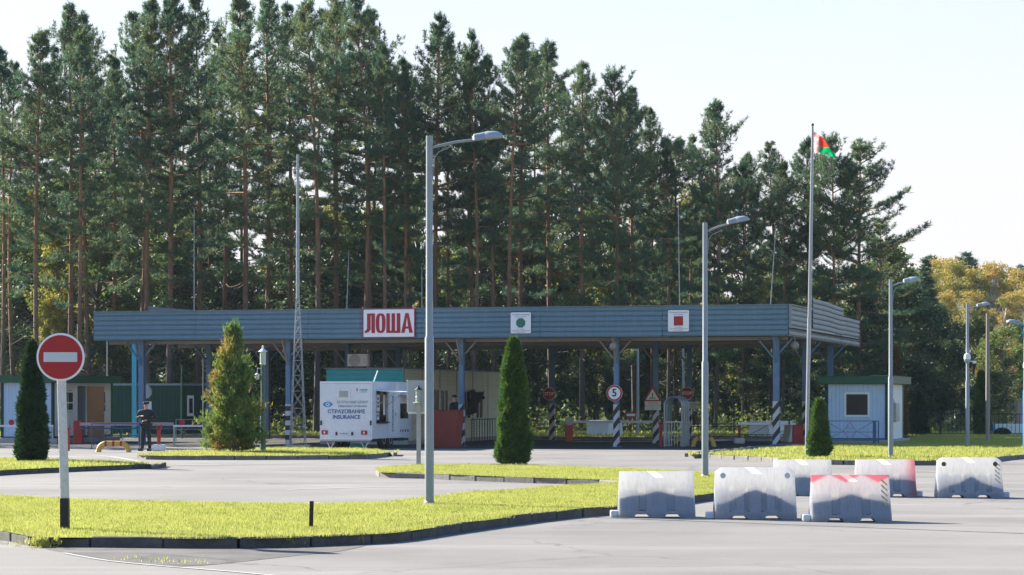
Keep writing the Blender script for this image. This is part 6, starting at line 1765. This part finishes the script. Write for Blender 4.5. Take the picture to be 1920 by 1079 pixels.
# shrubs and saplings at the wood's edge
n = 26000; xx = rng.uniform(-60, 60, n)
q = np.c_[xx, 131.5 + rng.normal(0, 1.0, n), np.abs(rng.normal(0, .55, n)) * (1 + .8 * np.sin(xx * .8) * np.sin(xx * .31 + 1))]
V = leaves(q, .2); tag(link_mesh('undergrowth', arr_mesh('undergrowth', V, np.arange(len(V)).reshape(-1, 4), 4), L_decid), 'low leafy undergrowth along the foot of the pines', None, None, 'stuff')

# ---------------------------------------------------------------- thujas and bushes
def thuja(H, W, seed, n, m, size=.075, power=.55, bulge=.18, nm='foliage', gaps=0.0):
    r = np.random.default_rng(seed)
    t = r.random(n) ** .85; a = r.uniform(0, 2 * np.pi, n)
    prof = W / 2 * np.minimum(1, ((1 - t) / (1 - bulge)) ** power) * (.80 + .2 * np.minimum(1, t / .06))
    lump = 1 + .10 * np.sin(a * 3 + t * 17 + seed) + .09 * np.sin(a * 2 - t * 9 + 2 * seed) + .06 * np.sin(a * 5 - t * 31) + .05 * np.sin(t * 60 + a * 2)
    rr = prof * lump * (1 - np.abs(r.normal(0, .13, n)))
    C = np.c_[np.cos(a) * rr, np.sin(a) * rr, t * H + .04]
    D = np.c_[np.cos(a) * .5, np.sin(a) * .5, np.ones(n) * .9]
    if gaps: keep = (np.sin(a * 4 + t * 22) * np.sin(t * 35 + a) > -1 + gaps * 1.2); C, D = C[keep], D[keep]
    V = needles(C, D, 3, size * 1.9, size * .75, .55)
    # dark woody core so the column is not hollow
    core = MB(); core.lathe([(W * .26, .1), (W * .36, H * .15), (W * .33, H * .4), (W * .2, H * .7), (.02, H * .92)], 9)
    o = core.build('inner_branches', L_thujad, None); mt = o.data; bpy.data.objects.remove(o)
    mc = arr_mesh(nm, V, np.arange(len(V)).reshape(-1, 3), 3); mc.materials.append(m); return mt, mc
def place_thuja(px, pb, pt, pw, label, m, seed, n=14000, zb=IH, Y=None, power=.55, size=.075, lean=0):
    Y = Y or F * (CAM_H - zb) / (pb - HOR); H = zat(pt, Y) - zb; W = pw / F * Y
    mt, mc = thuja(H, W, seed, n, m, power=power, size=size)
    e = empty('thuja', (at(px, Y), Y, zb), 0, label, 'thuja')
    e.rotation_euler = (0, lean, 0)
    for nm, me in (('inner_branches', mt), ('foliage', mc)): o = bpy.data.objects.new(nm, me); COL.objects.link(o); o.parent = e
    mb = MB(); mb.lathe([(.05, 0), (.04, .25)], 8); mb.build('stem', B_grey, e)
place_thuja(60, 866, 647, 55, 'dark columnar thuja behind the no entry sign post at the far left', L_thujad, 3, power=.72)
place_thuja(963, 871, 642, 55, 'tall bright green columnar thuja in the middle of the grass island', L_thuja, 4, n=16000, power=.5)
place_thuja(1536, 859, 757, 35, 'small cone shaped thuja just right of the flagpole base', L_thuja, 5, n=7000, power=.62)
place_thuja(1840, 822, 700, 26, 'slim dark thuja behind the far fence beside the wooden pole', L_thuja, 6, n=6000, Y=121, zb=.06, power=.4)
place_thuja(1722, 822, 740, 36, 'bushy green thuja at the right rear corner of the right booth', L_thujad, 7, n=5000, Y=122, zb=.06, power=.5)
place_thuja(1680, 800, 655, 44, 'rusty orange conifer rising behind the right booth roof', L_bushg, 8, n=6000, Y=119, zb=.06, power=.7)
# round clipped shrub
r_ = np.random.default_rng(9); n = 5000; q = r_.normal(0, 1, (n, 3)); q /= np.linalg.norm(q, axis=1)[:, None]; q[:, 2] *= .62; q *= .40 * (1 - np.abs(r_.normal(0, .06, (n, 1))))
V = leaves(q, .07); Ys = 119.5; o = link_mesh('clipped_shrub', arr_mesh('clipped_shrub', V, np.arange(len(V)).reshape(-1, 4), 4), L_thujad, None, (at(1879, Ys), Ys, zat(812, Ys))); tag(o, 'small round clipped shrub before the low white wall at the far right', 'shrub')
mb = MB(); mb.lathe([(.12, -zat(812, Ys) + .06), (.18, -.05), (.3, 0), (.25, .15), (.02, .2)], 10); mb.build('stem', L_thujad, o)

# loose conifer bush, green with rusty patches
Y = F * (CAM_H - IH) / (849 - HOR); H = zat(612, Y) - IH; W = 120 / F * Y
r = np.random.default_rng(77); C = []; D = []; st = MB()
for k in range(130):
    t = r.random() ** 1.35; a = r.uniform(0, 6.28); zt_ = H * (.06 + .94 * t)
    L = W / 2 * min(1.0, ((1 - t) ** .8) * 1.15 + .06) * r.uniform(.45, 1.1)
    if t < .12: L *= 1.0
    b0 = np.array([.05 * math.sin(3 * k), .05 * math.cos(2 * k), zt_ * .72]); tip = np.array([math.cos(a) * L, math.sin(a) * L, zt_])
    st.tube([Vector(b0), Vector(b0 * .5 + tip * .5 + np.array([0, 0, -.08])), Vector(tip)], [.018, .012, .005], 4, caps=False)
    m = 62
    f = r.uniform(.35, 1.05, m)[:, None]; p = b0 * (1 - f) + tip * f + r.normal(0, .075, (m, 3)) * np.array([1, 1, 1.5]); p[:, 2] = np.maximum(p[:, 2], .12)
    C.append(p); D.append(np.tile((tip - b0) / np.linalg.norm(tip - b0) * .5 + np.array([0, 0, .8]), (m, 1)))
V = needles(np.concatenate(C), np.concatenate(D), 3, .17, .045, .6)
e = empty('conifer_bush', (at(437, Y), Y, IH), 0, 'loose ragged conifer bush, green with rusty orange patches, in front of the canopy', 'bush')
link_mesh('foliage', arr_mesh('foliage', V, np.arange(len(V)).reshape(-1, 3), 3), L_bush, e)
st.tube([(0, 0, -.05), (.03, 0, H * .5), (0, .02, H * .93)], [.06, .04, .01], 7); st.build('stems', B_grey, e)

# ---------------------------------------------------------------- autumn haze
mb = MB(); mb.box(-420, 420, -40, 420, -1.03, 42)
hz = mb.build('haze', None); tag(hz, 'thin pale autumn haze over the yard and the wood', None, None, 'stuff')
mh = bpy.data.materials.new('haze_air'); mh.use_nodes = True; nh = mh.node_tree.nodes; nh.clear()
oh = nh.new('ShaderNodeOutputMaterial'); vh = nh.new('ShaderNodeVolumePrincipled')
vh.inputs['Color'].default_value = (.72, .88, 1.0, 1); vh.inputs['Density'].default_value = HAZE; vh.inputs['Anisotropy'].default_value = 0
mh.node_tree.links.new(vh.outputs[0], oh.inputs['Volume']); hz.data.materials.append(mh)
